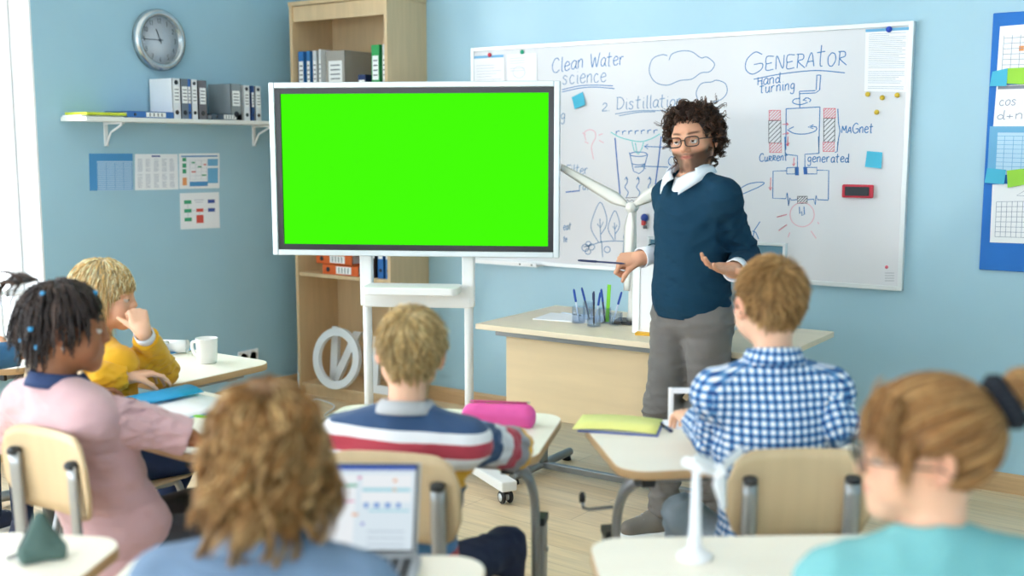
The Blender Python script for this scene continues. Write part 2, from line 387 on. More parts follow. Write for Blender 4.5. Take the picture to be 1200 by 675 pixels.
for k in range(4): MB().box((NX0+.04+(NX1-NX0-.08)*(k+.5)/4, WN-T+.05, (NZ0+NZ1)/2), ((NX1-NX0-.08)/4-.06, .006, NZ1-NZ0-.12)).build('pane', mat_glass('window_glass', 'ffffff', 0), wr3)
WZ0, WZ1 = .43, 3.1
wins = [(.0, 3.24), (-3.45, -.3)]                       # window openings along Y
mb = MB(); ys = [(3.24, WB), (-.3, .0), (WN, -3.45)]
for a, b in ys: mb.box((WL-T/2, (a+b)/2, CEIL/2), (T, b-a, CEIL))
for a, b in wins:
    mb.box((WL-T/2, (a+b)/2, WZ0/2), (T, b-a, WZ0)); mb.box((WL-T/2, (a+b)/2, (WZ1+CEIL)/2), (T, b-a, CEIL-WZ1))
struct('wall_left', mb, m_wall)
m_wg = mat_glass('window_glass', 'ffffff', 0)
for i, (a, b) in enumerate(wins, 1):
    fr = MB(); xf = WL-T+.05
    rv = MB()                                            # white reveal lining round the opening
    rv.box((WL-T/2, b-.006, (WZ0+WZ1)/2), (T, .012, WZ1-WZ0)); rv.box((WL-T/2, a+.006, (WZ0+WZ1)/2), (T, .012, WZ1-WZ0)); rv.box((WL-T/2, (a+b)/2, WZ1-.006), (T, b-a, .012))
    wroot = empty(f'window_{i}', (0, 0, 0)); tag(wroot, kind='structure')
    rv.build('reveal', m_white, wroot)
    MB().box((WL-T/2+.03, (a+b)/2, WZ0+.012), (T+.06, b-a-.03, .024)).build('sill', m_white, wroot, .004)
    for z in (WZ0+.055, WZ1-.045): fr.box((xf, (a+b)/2, z), (.07, b-a-.03, .06))
    n = 3; 
    for k in range(n+1):
        y = a+.045+(b-a-.09)*k/n; fr.box((xf, y, (WZ0+WZ1)/2), (.068, .06, WZ1-WZ0-.06))
    fr.build('frame', m_white, wroot, .006)
    for k in range(n):
        y0 = a+.075+(b-a-.09)*k/n; y1 = a+.015+(b-a-.09)*(k+1)/n
        MB().box((xf, (y0+y1)/2, (WZ0+WZ1)/2+.005), (.006, y1-y0, WZ1-WZ0-.13)).build('pane', m_wg, wroot)
        h = MB(); h.box((xf+.045, y0-.03, 1.45), (.02, .02, .06)); h.tube([(xf+.06, y0-.03, 1.47), (xf+.062, y0-.03, 1.36)], .008, 8); h.build('handle', mat('brushed_steel', 'b9bec2', .3, 1), wroot)
def bboard(name, a, b, horiz):
    mb = MB()
    prof = [(0, 0), (.014, 0), (.014, .075), (.008, .09), (0, .09)]
    if horiz: mb.prism(prof, a, b, lambda x, y, z: (z, WB-x, y))
    else: mb.prism(prof, a, b, lambda x, y, z: (WL+x, z, y))
    return struct(name, mb, m_base)
bboard('baseboard_back', WL, WR, True); bboard('baseboard_left', WN, WB-.014, False)

# added glowing panels on the unseen ceiling, giving soft fill light
m_panel = mat('fill_diffuser', 'ffffff', .4, emit='fff8ee', estr=FILL)
fill0 = None; k = 0
for x, y in [(-3.6, 3.6), (-1.4, 3.6), (.8, 3.6), (-3.6, 1.2), (-1.4, 1.2), (.8, 1.2), (-3.6, -1.2), (-1.4, -1.2), (.8, -1.2)]:
    if fill0 is None:
        fill0 = empty('ceiling_fill_panel', (x, y, CEIL), label='square white added fill light panel with a slim frame', cat='ceiling light', group='added ceiling fill panels')
        f = MB()
        for s in (-1, 1): f.box((s*.41, 0, -.02), (.03, .85, .04)); f.box((0, s*.41, -.02), (.79, .03, .04))
        f.build('frame', m_white, fill0, .003); MB().box((0, 0, -.016), (.79, .79, .02)).build('diffuser', m_panel, fill0)
        fill0['label'] = 'square white added fill light panel among nine identical ones on the ceiling'
    else:
        c = copy_tree(fill0); c.location = (x, y, CEIL)

# ================================================================ writing: single stroke handwriting and ribbons on a plane
G = {'C': [[(.55, .8), (.4, .98), (.18, .9), (.04, .5), (.15, .1), (.4, 0), (.6, .15)]], 'l': [[(.1, 1), (.12, .1), (.22, 0)]], 'e': [[(.05, .3), (.4, .38), (.36, .56), (.2, .6), (.05, .35), (.12, .05), (.3, 0), (.45, .12)]],
 'a': [[(.42, .5), (.25, .6), (.06, .4), (.08, .08), (.25, .02), (.4, .3), (.42, .55)], [(.42, .55), (.4, .1), (.52, 0)]], 'n': [[(.05, .58), (.06, 0)], [(.06, .4), (.22, .6), (.36, .5), (.38, 0)]], 'W': [[(0, .95), (.18, 0), (.36, .7), (.54, 0), (.75, .98)]],
 't': [[(.2, .95), (.18, .1), (.3, 0)], [(0, .62), (.4, .66)]], 'r': [[(.06, .58), (.08, 0)], [(.08, .35), (.2, .58), (.36, .56)]], 's': [[(.36, .5), (.2, .6), (.06, .46), (.3, .25), (.3, .06), (.14, 0), (.02, .1)]], 'c': [[(.36, .5), (.2, .6), (.05, .35), (.12, .05), (.3, 0), (.4, .1)]],
 'i': [[(.1, .58), (.12, .08), (.2, 0)], [(.1, .78), (.11, .82)]], 'D': [[(.08, .95), (.1, 0)], [(0, .92), (.4, .88), (.6, .5), (.42, .1), (.1, 0)]], 'o': [[(.22, .6), (.05, .4), (.08, .08), (.26, 0), (.42, .25), (.38, .52), (.22, .6)]],
 'G': [[(.6, .85), (.35, 1), (.08, .7), (.06, .25), (.3, -.02), (.6, .15), (.62, .42), (.34, .42)]], 'E': [[(.45, .6), (.1, .6), (.08, .3), (.36, .32)], [(.08, .3), (.1, 0), (.46, .02)]], 'N': [[(.06, 0), (.08, .6), (.4, .02), (.44, .62)]],
 'R': [[(.08, 0), (.1, .62)], [(.02, .62), (.34, .6), (.36, .4), (.12, .3), (.46, 0)]], 'A': [[(0, 0), (.24, .62), (.4, 0)], [(.08, .22), (.36, .24)]], 'd': [[(.38, .3), (.24, .5), (.06, .3), (.12, .02), (.3, .05), (.4, .3)], [(.4, .98), (.4, .08), (.5, 0)]],
 'u': [[(.06, .58), (.08, .1), (.22, 0), (.36, .2), (.38, .58)], [(.38, .58), (.4, .08), (.48, 0)]], 'g': [[(.38, .5), (.22, .6), (.06, .4), (.14, .12), (.34, .2), (.38, .55)], [(.38, .55), (.36, -.25), (.18, -.38), (.04, -.25)]],
 'M': [[(.02, 0), (.08, .7), (.26, .25), (.44, .72), (.5, 0)]], 'H': [[(.06, .75), (.08, 0)], [(.42, .75), (.4, 0)], [(.08, .38), (.42, .4)]], 'h': [[(.08, .9), (.08, 0)], [(.08, .35), (.24, .58), (.38, .42), (.4, 0)]], 'F': [[(.08, .95), (.1, 0)], [(.02, .92), (.5, .95)], [(.1, .5), (.4, .52)]],
 'f': [[(.36, .9), (.22, .98), (.14, .7), (.14, 0)], [(0, .55), (.3, .58)]], 'm': [[(.04, .58), (.06, 0)], [(.06, .4), (.18, .6), (.28, .45), (.28, 0)], [(.28, .4), (.4, .6), (.5, .45), (.52, 0)]], '2': [[(.04, .75), (.2, .95), (.38, .78), (.3, .45), (.02, .02), (.44, .04)]],
 '.': [[(.05, 0), (.08, .04)]], 'q': [[(.36, .5), (.2, .6), (.06, .4), (.12, .1), (.34, .2), (.36, .55), (.36, -.4)]], 'x': [[(.02, .58), (.38, 0)], [(.38, .58), (.02, 0)]], '=': [[(.05, .4), (.4, .4)], [(.05, .2), (.4, .2)]], '+': [[(.05, .3), (.4, .3)], [(.22, .5), (.22, .1)]],
 'S': [[(.5, .85), (.3, 1), (.08, .8), (.2, .55), (.45, .4), (.45, .1), (.2, 0), (.02, .15)]], ' ': []}
WID = {'i': .28, 'l': .28, '.': .2, ' ': .4, 'W': .85, 'm': .62, 'C': .68, 'D': .7, 'G': .74, 'M': .62}
def word(txt, x0, y0, x1, y1, h, seed=0):
    """handwritten strokes in plane units; baseline from (x0,y0) to (x1,y1), y grows downward as in a drawing"""
    r = random.Random(seed+len(txt)); tot = sum(WID.get(c, .52) for c in txt); out = []; t = 0; sx = (x1-x0)/tot
    for c in txt:
        jy = r.uniform(-.03, .03)*h
        for st in G[c]:
            pts = [(t+x+.12*y*h/abs(sx)*.5, y) for x, y in st]
            sm = bez(pts, 5) if len(pts) > 2 else pts
            out.append([(x0+p[0]*sx, y0+(y1-y0)*(p[0]/tot)-p[1]*h+jy) for p in sm])
        t += WID.get(c, .52)
    return out
def ribbons(mb, lines, to3, width, nrm, thick=.0006):
    """thin ink strokes lying on a surface: lines of 2D points, to3 maps them to the surface"""
    nv = Vector(nrm).normalized()
    for ln in lines:
        P = [Vector(to3(*p)) for p in ln]
        if len(P) < 2: continue
        vs = []
        for i, p in enumerate(P):
            t = (P[min(i+1, len(P)-1)]-P[max(i-1, 0)]); t = t.normalized() if t.length > 1e-7 else Vector((1, 0, 0)); s_ = nv.cross(t)*width/2
            vs += [p-s_, p+s_, p+s_+nv*thick, p-s_+nv*thick]
        fs = []
        for i in range(len(P)-1):
            a = i*4; b = a+4
            for k in range(4): fs.append((a+k, a+(k+1) % 4, b+(k+1) % 4, b+k))
        fs += [(0, 1, 2, 3), tuple(len(vs)-4+k for k in (3, 2, 1, 0))]
        mb.add(vs, fs)
    return mb
def circ(cx, cy, r, n=20, a0=0, a1=360, ry=None): return [(cx+r*math.cos(R(a0+(a1-a0)*k/n)), cy+(ry or r)*math.sin(R(a0+(a1-a0)*k/n))) for k in range(n+1)]
# ================================================================ whiteboard
BY = WB-.028                                             # drawing surface of the board
wbx0, wbx1, wbz0, wbz1 = -3.745, -1.283, .885, 2.112
board = empty('whiteboard', ((wbx0+wbx1)/2, WB, wbz0), label='wide whiteboard covered in marker drawings of a generator and clean water', cat='whiteboard')
def loc(p, root=None): return tuple(np.array(p)-np.array(board.location))
class Loc(MB):
    """mesh builder that takes world coordinates and stores them relative to a root"""
    def __init__(s, root): super().__init__(); s.o = Vector(root.location); s.rz = root.rotation_euler.z
    def build(s, name, m, parent=None, bevel=0, seg=2):
        Mi = Matrix.Rotation(-s.rz, 3, 'Z'); s.v = [tuple(Mi @ (Vector(p)-s.o)) for p in s.v]; return super().build(name, m, parent, bevel, seg)
m_board = mat('board_enamel', 'dcdde1', .4, spec=.3); m_alu = mat('board_frame', 'dfe4e6', .35, .2)
Loc(board).box(((wbx0+wbx1)/2, WB-.014, (wbz0+wbz1)/2), (wbx1-wbx0-.03, .024, wbz1-wbz0-.03)).build('surface', m_board, board)
f = Loc(board)
for x in (wbx0+.01, wbx1-.01): f.box((x, WB-.018, (wbz0+wbz1)/2), (.022, .034, wbz1-wbz0))
for z in (wbz0+.01, wbz1-.01): f.box(((wbx0+wbx1)/2, WB-.018, z), (wbx1-wbx0-.04, .034, .022))
f.build('frame', m_alu, board, .003)
on = lambda u, v: atY(u, v, BY+.002)
inks = {k: mat(f'marker_{k}', c, .5) for k, c in dict(blue='2f76b4', pale='6a90b8', red='d9697a', pink='e3b3bf', black='3b4048', teal='4cc4c4', deep='2e68b4').items()}
def Z(ox, oy, s): return lambda L: [[(ox+x/s, oy+y/s) for x, y in ln] for ln in L]
z5, z6, z3, z4, z54 = Z(860, 20, 4.5), Z(860, 160, 3.65), Z(660, 120, 3.375), Z(640, 50, 5.625), Z(540, 20, 2.177)
class Ink:
    def __init__(s): s.g = []
    def __iadd__(s, lines): s.g.append(lines); return s
D = {k: Ink() for k in ('blue', 'pale', 'red', 'pink', 'black', 'teal', 'deep')}
D['blue'] += z4(word('Clean', 35, 200, 250, 165, 95, 1)+word('Water', 290, 165, 520, 145, 95, 2))
D['pale'] += z4(word('science', 105, 275, 400, 255, 95, 3)); D['blue'] += z4([bez([(105, 310), (220, 285), (330, 280), (440, 285)], 5), bez([(105, 325), (220, 300), (330, 293), (450, 303)], 5)])
D['pale'] += z4(word('2.', 368, 450, 425, 448, 55, 4)+word('Distillation', 460, 440, 900, 420, 85, 5)+[bez([(455, 470), (600, 450), (800, 448)], 6), bez([(480, 482), (600, 460), (720, 455)], 6)])
D['pale'] += z4(word('ng', 60, 510, 130, 505, 70, 6))
D['pale'] += z4([bez([(810, 115), (830, 75), (890, 55), (960, 60), (1020, 100), (1060, 95), (1110, 140), (1080, 190), (1020, 200), (960, 240), (880, 250), (800, 280), (720, 260), (680, 190), (700, 110), (760, 80), (800, 85)], 6)])
D['pale'] += [bez([(818, 118), (816, 108), (822, 98), (834, 96), (840, 94), (850, 98), (852, 108), (846, 116), (836, 120)], 5)]
D['deep'] += z3([[(205, 140), (215, 260), (228, 400)], [(388, 135), (376, 240), (362, 345)]]); D['teal'] += z3([bez([(188, 118), (230, 140), (300, 155), (345, 145), (382, 125)], 6), [(272, 155), (280, 190), (298, 205), (310, 185), (318, 158)], [(285, 160), (292, 200)]])
D['blue'] += z3([[(262, 198), (268, 225), (278, 272), (300, 282), (318, 268), (326, 235), (334, 205)], circ(298, 205, 34, ry=9), circ(298, 240, 26, a0=0, a1=180, ry=7), [(282, 256), (312, 254)], [(425, 178), (322, 174)], [(336, 166), (320, 174), (336, 184)], [(415, 256), (312, 252)], [(326, 244), (308, 252), (326, 262)]])
D['blue'] += z3(word('rrrrrrr', 206, 128, 380, 122, 24, 7)); D['blue'] += z3(word('C', 414, 250, 440, 248, 34)+word('W', 418, 300, 446, 298, 30)+word('dir', 362, 415, 402, 413, 32)+word('W', 366, 466, 392, 464, 28))
for x in (250, 296, 342): D['blue'] += z3([bez([(x, 375), (x+7, 355), (x-6, 335), (x+4, 315), (x, 296)], 4), [(x-6, 306), (x, 294), (x+6, 306)]])
D['black'] += z3([[(246, 378), (318, 374)], [(244, 390), (254, 386), (262, 392), (272, 386), (282, 392), (292, 386), (302, 391), (312, 386)]])
D['pale'] += z3(word('Filter', 12, 282, 100, 284, 38, 9)+word('ration', 62, 346, 142, 345, 32, 10)+word('eat', 0, 505, 32, 502, 28)+word('te', 0, 552, 16, 550, 24)); D['deep'] += z3([[(10, 355), (66, 349)]])
for cx, cy, sc_ in ((145, 480, 1.0), (203, 490, .72), (257, 530, .5)):
    D['pale'] += z3([bez([(cx-4*sc_, cy+75*sc_), (cx-34*sc_, cy+20*sc_), (cx-26*sc_, cy-30*sc_), (cx+2*sc_, cy-85*sc_), (cx+26*sc_, cy-30*sc_), (cx+24*sc_, cy+10*sc_), (cx+4*sc_, cy+42*sc_)], 6), [(cx, cy-20*sc_), (cx+4*sc_, cy+75*sc_)], [(cx-10*sc_, cy), (cx+2*sc_, cy+18*sc_), (cx+14*sc_, cy-8*sc_)]])
D['pale'] += z3([bez([(80, 572), (110, 565), (150, 552), (200, 548), (260, 550)], 6), [(152, 548), (156, 612)], [(240, 552), (236, 620)], circ(174, 582, 12), circ(88, 575, 14), circ(112, 572, 12), circ(100, 560, 10), circ(98, 590, 11)])
D['pink'] += z3([bez([(90, 150), (84, 120), (104, 108), (125, 116), (128, 140), (118, 158), (112, 180), (120, 225)], 5), [(86, 155), (100, 162)], [(140, 130), (156, 124)], [(142, 150), (160, 160)], [(76, 120), (88, 128)]])
# generator half
D['blue'] += z5(word('G', 52, 305, 165, 290, 112, 11)+word('ENERAtOR'.replace('O', 'o'), 160, 278, 600, 250, 118, 12)+[bez([(105, 328), (250, 300), (430, 282), (585, 294)], 6)])
D['blue'] += z5(word('Hand', 122, 360, 248, 345, 55, 13)+word('turning', 135, 402, 325, 380, 55, 14))
D['blue'] += z5([[(438, 306), (434, 385)], [(458, 306), (452, 385), (434, 398)], [(438, 306), (458, 306)], [(345, 392), (430, 388)], [(346, 404), (432, 400)], [(346, 392), (348, 482)], bez([(390, 450), (350, 462), (312, 452), (318, 434), (350, 428)], 5), bez([(366, 438), (385, 426), (405, 436), (398, 448)], 4), [(380, 425), (364, 438), (384, 442)]])
D['blue'] += z5([[(276, 484), (274, 700)], [(274, 484), (452, 474)], [(454, 474), (448, 700)], bez([(282, 594), (320, 614), (380, 616), (430, 600), (434, 580), (404, 578)], 6), [(316, 578), (290, 592)], [(420, 568), (392, 580), (420, 588)], [(548, 484), (552, 560), (560, 600), (552, 640), (548, 680)]])
D['blue'] += z5(word('MAGnet', 568, 612, 738, 610, 52, 15)); D['red'] += z5([[(256, 566), (286, 564)], [(278, 558), (288, 565), (278, 572)], [(256, 618), (288, 612)], [(278, 606), (290, 612), (280, 620)], [(284, 640), (286, 680)]])
def hatched(x0, y0, x1, y1, gap):
    out = [[(x0, y0), (x1, y0), (x1, y1), (x0, y1), (x0, y0)]]; w_, h_ = x1-x0, y1-y0; s_ = gap
    while s_ < w_+h_:
        a = (x0+min(s_, w_), y0+max(0, s_-w_)); b = (x0+max(0, s_-h_), y0+min(s_, h_)); out.append([a, b]); s_ += gap
    return out
D['black'] += z5(hatched(184, 546, 248, 664, 24)+hatched(474, 534, 532, 658, 24)); D['red'] += z5(hatched(186, 492, 246, 544, 16)+hatched(474, 482, 536, 532, 15))
D['red'] += z6(hatched(153, 28, 204, 68, 13)+hatched(382, 24, 430, 64, 13)+[[(232, 0), (228, 38)], [(222, 28), (229, 40), (238, 26)], [(258, 90), (256, 124)], [(250, 116), (256, 126), (262, 114)], [(158, 175), (156, 230)], [(150, 216), (156, 230), (163, 216)]])
D['blue'] += z6([[(218, 0), (220, 76)], [(220, 76), (272, 82), (272, 130)], [(362, 0), (364, 72)], [(364, 72), (304, 76), (304, 130)], [(445, 20), (442, 64), (432, 68)]])
D['blue'] += z6(word('CuRReNt'.replace('N', 'n'), 108, 106, 232, 102, 34, 16)+word('generated', 314, 110, 494, 110, 38, 17))
D['blue'] += z6([[(226, 134), (262, 132), (262, 160), (226, 160), (226, 134)], [(312, 132), (355, 132), (355, 160), (312, 160)], [(226, 146), (168, 148), (166, 264), (222, 266), (228, 240), (234, 296), (240, 262), (246, 272), (270, 270)], [(355, 144), (406, 145), (404, 270)], [(314, 270), (342, 268), (348, 292), (352, 252), (358, 270), (404, 272)]])
D['deep'] += z6([[(268, 130), (270, 166)], [(274, 130), (275, 166)], [(264, 130), (265, 166)], [(300, 130), (302, 162)], [(306, 130), (308, 162)], [(310, 130), (312, 162)]]); D['black'] += z6(hatched(272, 256, 314, 286, 12))
D['blue'] += z6([[(280, 300), (282, 330), (290, 320), (292, 338), (302, 332), (300, 300)]]); D['pink'] += z6([circ(292, 334, 52), [(184, 346), (228, 334)], [(192, 404), (228, 378)], [(240, 410), (232, 430)], [(330, 404), (352, 436)], [(358, 366), (364, 374)]])
D['red'] += z6([[(184, 344), (226, 333)], [(192, 402), (226, 377)]]); D['blue'] += z6([bez([(20, 226), (60, 204), (100, 196), (130, 198), (110, 214), (70, 232), (38, 246)], 5), [(112, 364), (88, 400), (80, 440)], [(80, 404), (94, 410), (106, 438)]])
for c, L in D.items():
    for L_ in L.g: ribbons(Loc(board), L_, on, {'deep': .007, 'black': .0032, 'red': .0036}.get(c, .0046), (0, -1, 0)).build('marker_print', inks[c], board)  # hand-drawn marker writing and sketches, one mesh per group of strokes
# maker's mark in the corner: a few small grey lines and a red dot
mk = Loc(board); ribbons(mk, [[(1037, y), (1050-(y % 3), y)] for y in (320, 323, 326, 329)], on, .003, (0, -1, 0)); mk.build('corner_print', mat('grey_print', 'a9adb3', .6), board)
Loc(board).lathe([(.0, 0), (.008, 0), (.008, .001), (0, .001)], tuple(atY(1039, 313, BY-.001)), 12, Matrix.Rotation(R(90), 3, 'X')).build('corner_dot', inks['red'], board)

m_paper = mat('paper', 'f2f3f6', .8); m_line = mat('print_ink', 'b4b9c6', .8); m_lblue = mat('print_blue', '6fb0d8', .7)
def sheet_on(name, corners, to3, n, label, group=None, lines=None, band=None, m=None, thick=.0012, cat='paper', curl_=0):
    """paper given by four corner pixels (tl, tr, br, bl) on a wall plane"""
    P = [np.array(to3(*c)) for c in corners]; n = np.array(n, float)
    root = empty(name, tuple(P[3]), label=label, cat=cat, group=group)
    def q(a, b): return (P[0]*(1-a)+P[1]*a)*(1-b)+(P[3]*(1-a)+P[2]*a)*b
    mb = Loc(root); N = 8; vs = []
    for j in range(N+1):
        for i in range(N+1):
            off = curl_*((j/N)**2)*(.4+.6*i/N); vs.append(q(i/N, j/N)+n*(thick*.3+off))
    for j in range(N+1):
        for i in range(N+1):
            off = curl_*((j/N)**2)*(.4+.6*i/N); vs.append(q(i/N, j/N)+n*(thick*1.3+off))
    K = (N+1)**2; fs = [(j*(N+1)+i, j*(N+1)+i+1, (j+1)*(N+1)+i+1, (j+1)*(N+1)+i) for j in range(N) for i in range(N)]; fs += [tuple(K+a for a in f_[::-1]) for f_ in fs]
    for i in range(N):
        for (a, b) in ((i, i+1), (N*(N+1)+i+1, N*(N+1)+i), ((i+1)*(N+1), i*(N+1)), (i*(N+1)+N, (i+1)*(N+1)+N)): fs.append((a, b, K+b, K+a))
    mb.add(vs, fs, False); mb.build('sheet', m or m_paper, root)
    root['_q'] = 0
    del root['_q']
    top = lambda a, b: tuple(q(a, b)+n*(thick*1.35+curl_*(b**2)*(.4+.6*a)))
    if band:
        for (a0, b0, a1, b1, mm) in band:
            vs = [top(a0, b0), top(a1, b0), top(a1, b1), top(a0, b1)]; vs += [tuple(np.array(x)+n*.0004) for x in vs]
            Loc(root).add(vs, [(0, 1, 2, 3), (7, 6, 5, 4), (0, 1, 5, 4), (1, 2, 6, 5), (2, 3, 7, 6), (3, 0, 4, 7)]).build('printed_band', mm, root)
    if lines:
        for L, mm, wd in lines: ribbons(Loc(root), [[(a, b) for a, b in ln] for ln in L], top, wd, tuple(n)).build('printed_lines', mm, root)
    return root
def textlines(n, a0=.1, a1=.9, b0=.12, b1=.92, seed=1):
    r = random.Random(seed); return [[(a0, b0+(b1-b0)*k/(n-1)), (a0+(a1-a0)*(r.uniform(.55, 1) if r.random() < .3 else 1), b0+(b1-b0)*k/(n-1))] for k in range(n) if r.random() > .08]
yb = lambda u, v: atY(u, v, BY)
sheet_on('paper_sheet', [(555, 66), (591, 64), (593, 160), (557, 160)], yb, (0, -1, 0), 'printed sheet with blue header under red magnet at left of whiteboard', lines=[(textlines(24, seed=4), m_line, .002)], band=[(0.02, .0, .98, .03, m_lblue)])
sheet_on('paper_sheet', [(594, 64), (629, 62), (631, 160), (596, 160)], yb, (0, -1, 0), 'sheet with a round diagram under the green magnet on whiteboard', lines=[(textlines(6, .1, .6, .05, .2, 5)+[circ(.4, .22, .2, ry=.07)]+textlines(9, .1, .9, .5, .9, 8), m_line, .002)])
sheet_on('paper_sheet', [(1014.5, 34.5), (1068, 31.5), (1064, 108), (1013, 107)], yb, (0, -1, 0), 'text sheet with blue header under blue magnet in upper right whiteboard corner', lines=[(textlines(30, .08, .9, .08, .95, 6), m_line, .0022)], band=[(.0, .0, 1, .045, m_lblue)])
def magnet(u, v, r, c, label, group=None):
    p = atY(u, v, BY-.002); o = MB().lathe([(0, 0), (r, 0), (r, .005), (r*.8, .009), (r*.35, .0115), (0, .012)], (0, 0, 0), 18, Matrix.Rotation(R(90), 3, 'X')).build('magnet', c, None); o.location = tuple(p)
    tag(o, label, 'magnet', group)
m_ym = mat('magnet_yellow', 'd9b93a', .3)
magnet(574, 64.5, .012, mat('magnet_red', 'd2364a', .3), 'round red magnet holding the leftmost sheet on whiteboard')
magnet(612, 61, .012, mat('magnet_green', '2fae86', .3), 'round green magnet near the top left of whiteboard')
magnet(1042, 34.5, .014, mat('magnet_blue', '2448b8', .3), 'round dark blue magnet holding the text sheet')
for (u, v), lb in zip(((1017, 110.5), (1034, 114.5), (1051.5, 111.5), (1027.5, 131.5)), ('yellow magnet under the text sheet, leftmost of three in a row', 'yellow magnet under the text sheet, middle of three in a row', 'yellow magnet under the text sheet, rightmost of three in a row', 'lone yellow magnet below the row of three')): magnet(u, v, .0115, m_ym, lb, 'yellow magnets on the whiteboard')
m_sb = mat('sticky_cyan', '4bb7d6', .7); m_sg = mat('sticky_green', '9ad544', .7)
sheet_on('sticky_note', [(670, 114), (683, 107.5), (687, 123), (674, 128)], yb, (0, -1, 0), 'cyan sticky note below the words Clean Water on whiteboard', m=m_sb, cat='sticky note', curl_=.012)
sheet_on('sticky_note', [(1016, 177), (1034, 178.5), (1033.5, 197.5), (1014, 195.5)], yb, (0, -1, 0), 'cyan sticky note above the eraser on whiteboard', m=m_sb, cat='sticky note', curl_=.014)
er = empty('board_eraser', tuple(atY(1006, 224, BY)), label='red and black board eraser stuck to the whiteboard', cat='eraser')
MB().box((0, -.012, 0), (.145, .02, .062)).build('body', mat('eraser_red', 'd02f45', .45), er, .006); MB().box((0, -.025, 0), (.112, .012, .042)).build('felt_pad', mat('eraser_felt', '3e4146', .95, bump=.5), er, .004)
# pen tray hanging at the board's lower left
tr = empty('marker_tray', tuple(atY(600, 306, WB-.03)), label='narrow white marker tray under the left end of whiteboard', cat='tray')
t0, t1 = atY(562, 306, WB-.03)[0]-tr.location.x, atY(634, 308, WB-.03)[0]-tr.location.x
MB().prism([(0, 0), (.08, 0), (.08, .022), (.074, .022), (.074, .006), (.006, .006), (.006, .045), (0, .045)], t0, t1, lambda x, y, z: (z, -x+.03, y-.02)).build('trough', m_white, tr, .001)
for dx in (-.01, .03): MB().lathe([(0, 0), (.005, 0), (.005, .003), (0, .003)], (t1-.09+dx*2, -.05, -.008), 10, Matrix.Rotation(R(90), 3, 'X')).build('tray_screw', mat('screw_dark', '44484f', .4, .6), tr)
# small toy figure behind the turbine: blue and red clip magnet
fg = empty('figure_magnet', tuple(atY(756, 258, BY-.002)), label='small round blue and red clip magnet on whiteboard beside the turbine', cat='magnet')
MB().lathe([(0, 0), (.02, 0), (.022, .01), (.012, .02), (0, .022)], (0, 0, .012), 16, Matrix.Rotation(R(90), 3, 'X')).build('cap', mat('magnet_blue2', '1f3f8f', .35), fg)
MB().box((-.004, -.01, -.014), (.022, .02, .026)).build('clip', mat('magnet_red2', 'c23b3b', .4), fg, .005); MB().box((.004, -.008, -.036), (.02, .016, .018)).build('clip_base', mat('clip_grey', '525761', .4), fg, .004)

# ================================================================ blue notice board at the right
nbp = [atY(1165, 18, WB-.012), atY(1148, 316, WB-.012)]
nb = empty('notice_board', (-.55, WB, 1.0), label='blue notice board with pinned sheets at the right end of wall', cat='notice board')
Loc(nb).box((-.53, WB-.01, 1.565), (.85, .018, 1.12)).build('felt_panel', mat('felt_blue', '2f74c6', .9, bump=.4, noise=.05), nb, .004)
yn = lambda u, v: atY(u, v, WB-.02)
m_lines2 = mat('print_ink_dark', '8d97ad', .8)
def nsheet(c, lb, **k): return sheet_on('paper_sheet', c, yn, (0, -1, 0), lb, 'sheets pinned to the blue notice board', **k)
nsheet([(1172, 31), (1230, 26), (1226, 88), (1168, 88)], 'topmost printed sheet on the blue notice board with a small orange mark', lines=[([[(.1, b), (.95, b)] for b in np.linspace(.25, .9, 7)]+[[(a, .2), (a, .9)] for a in np.linspace(.1, .95, 6)], m_lines2, .0018)], band=[(.42, .42, .52, .52, mat('print_orange', 'e89a5c', .7))])
nsheet([(1168, 100), (1226, 98), (1222, 150), (1164, 148)], 'sheet with a handwritten formula below the green sticky notes on blue board', lines=[(word('cos2', .08, .5, .5, .48, .25, 1)[:3] if False else word('cos', .08, .5, .45, .48, .22, 1)+word('a+b=', .05, .82, .8, .8, .22, 2) if 'b' in G else word('cos', .08, .5, .45, .48, .22, 1)+word('d+n=', .05, .82, .8, .8, .22, 2), m_lines2, .003)], band=[(.03, .02, 1, .1, mat('print_grey', '8a8f9c', .7))])
nsheet([(1160, 148), (1222, 148), (1218, 206), (1157, 204)], 'pale blue printed table sheet in the middle of blue board', m=mat('paper_blue', 'bcdcf2', .8), lines=[([[(.1, b), (.98, b)] for b in np.linspace(.2, .92, 9)]+[[(a, .2), (a, .92)] for a in np.linspace(.3, .98, 5)], m_lblue, .002)], band=[(0, 0, 1, .13, m_lblue), (0, .13, .16, 1, m_lblue)])
nsheet([(1163, 216), (1222, 214), (1218, 286), (1160, 284)], 'lowest sheet on the blue notice board with a faint chart', lines=[([[(.1, b), (.95, b)] for b in np.linspace(.3, .9, 8)]+[[(a, .3), (a, .9)] for a in np.linspace(.1, .95, 9)]+[[(.7, .1), (.5, .2), (.95, .22), (.7, .1)]], m_lines2, .0018)])
for (c, mm, lb) in (([(1163, 84), (1181, 80), (1180, 101), (1160, 101)], m_sb, 'upper cyan sticky note at the edge of blue board'), ([(1181, 80), (1204, 79), (1203, 99), (1178, 98)], m_sg, 'upper green sticky note on the blue board'), ([(1157, 197), (1179, 199), (1177, 216), (1154, 214)], m_sb, 'lower cyan sticky note at the edge of blue board'), ([(1180, 200), (1204, 197), (1203, 216), (1181, 220)], m_sg, 'lower green sticky note on the blue board')):
    sheet_on('sticky_note', c, lambda u, v: atY(u, v, WB-.024), (0, -1, 0), lb, 'sticky notes on the blue notice board', m=mm, cat='sticky note', curl_=.01)

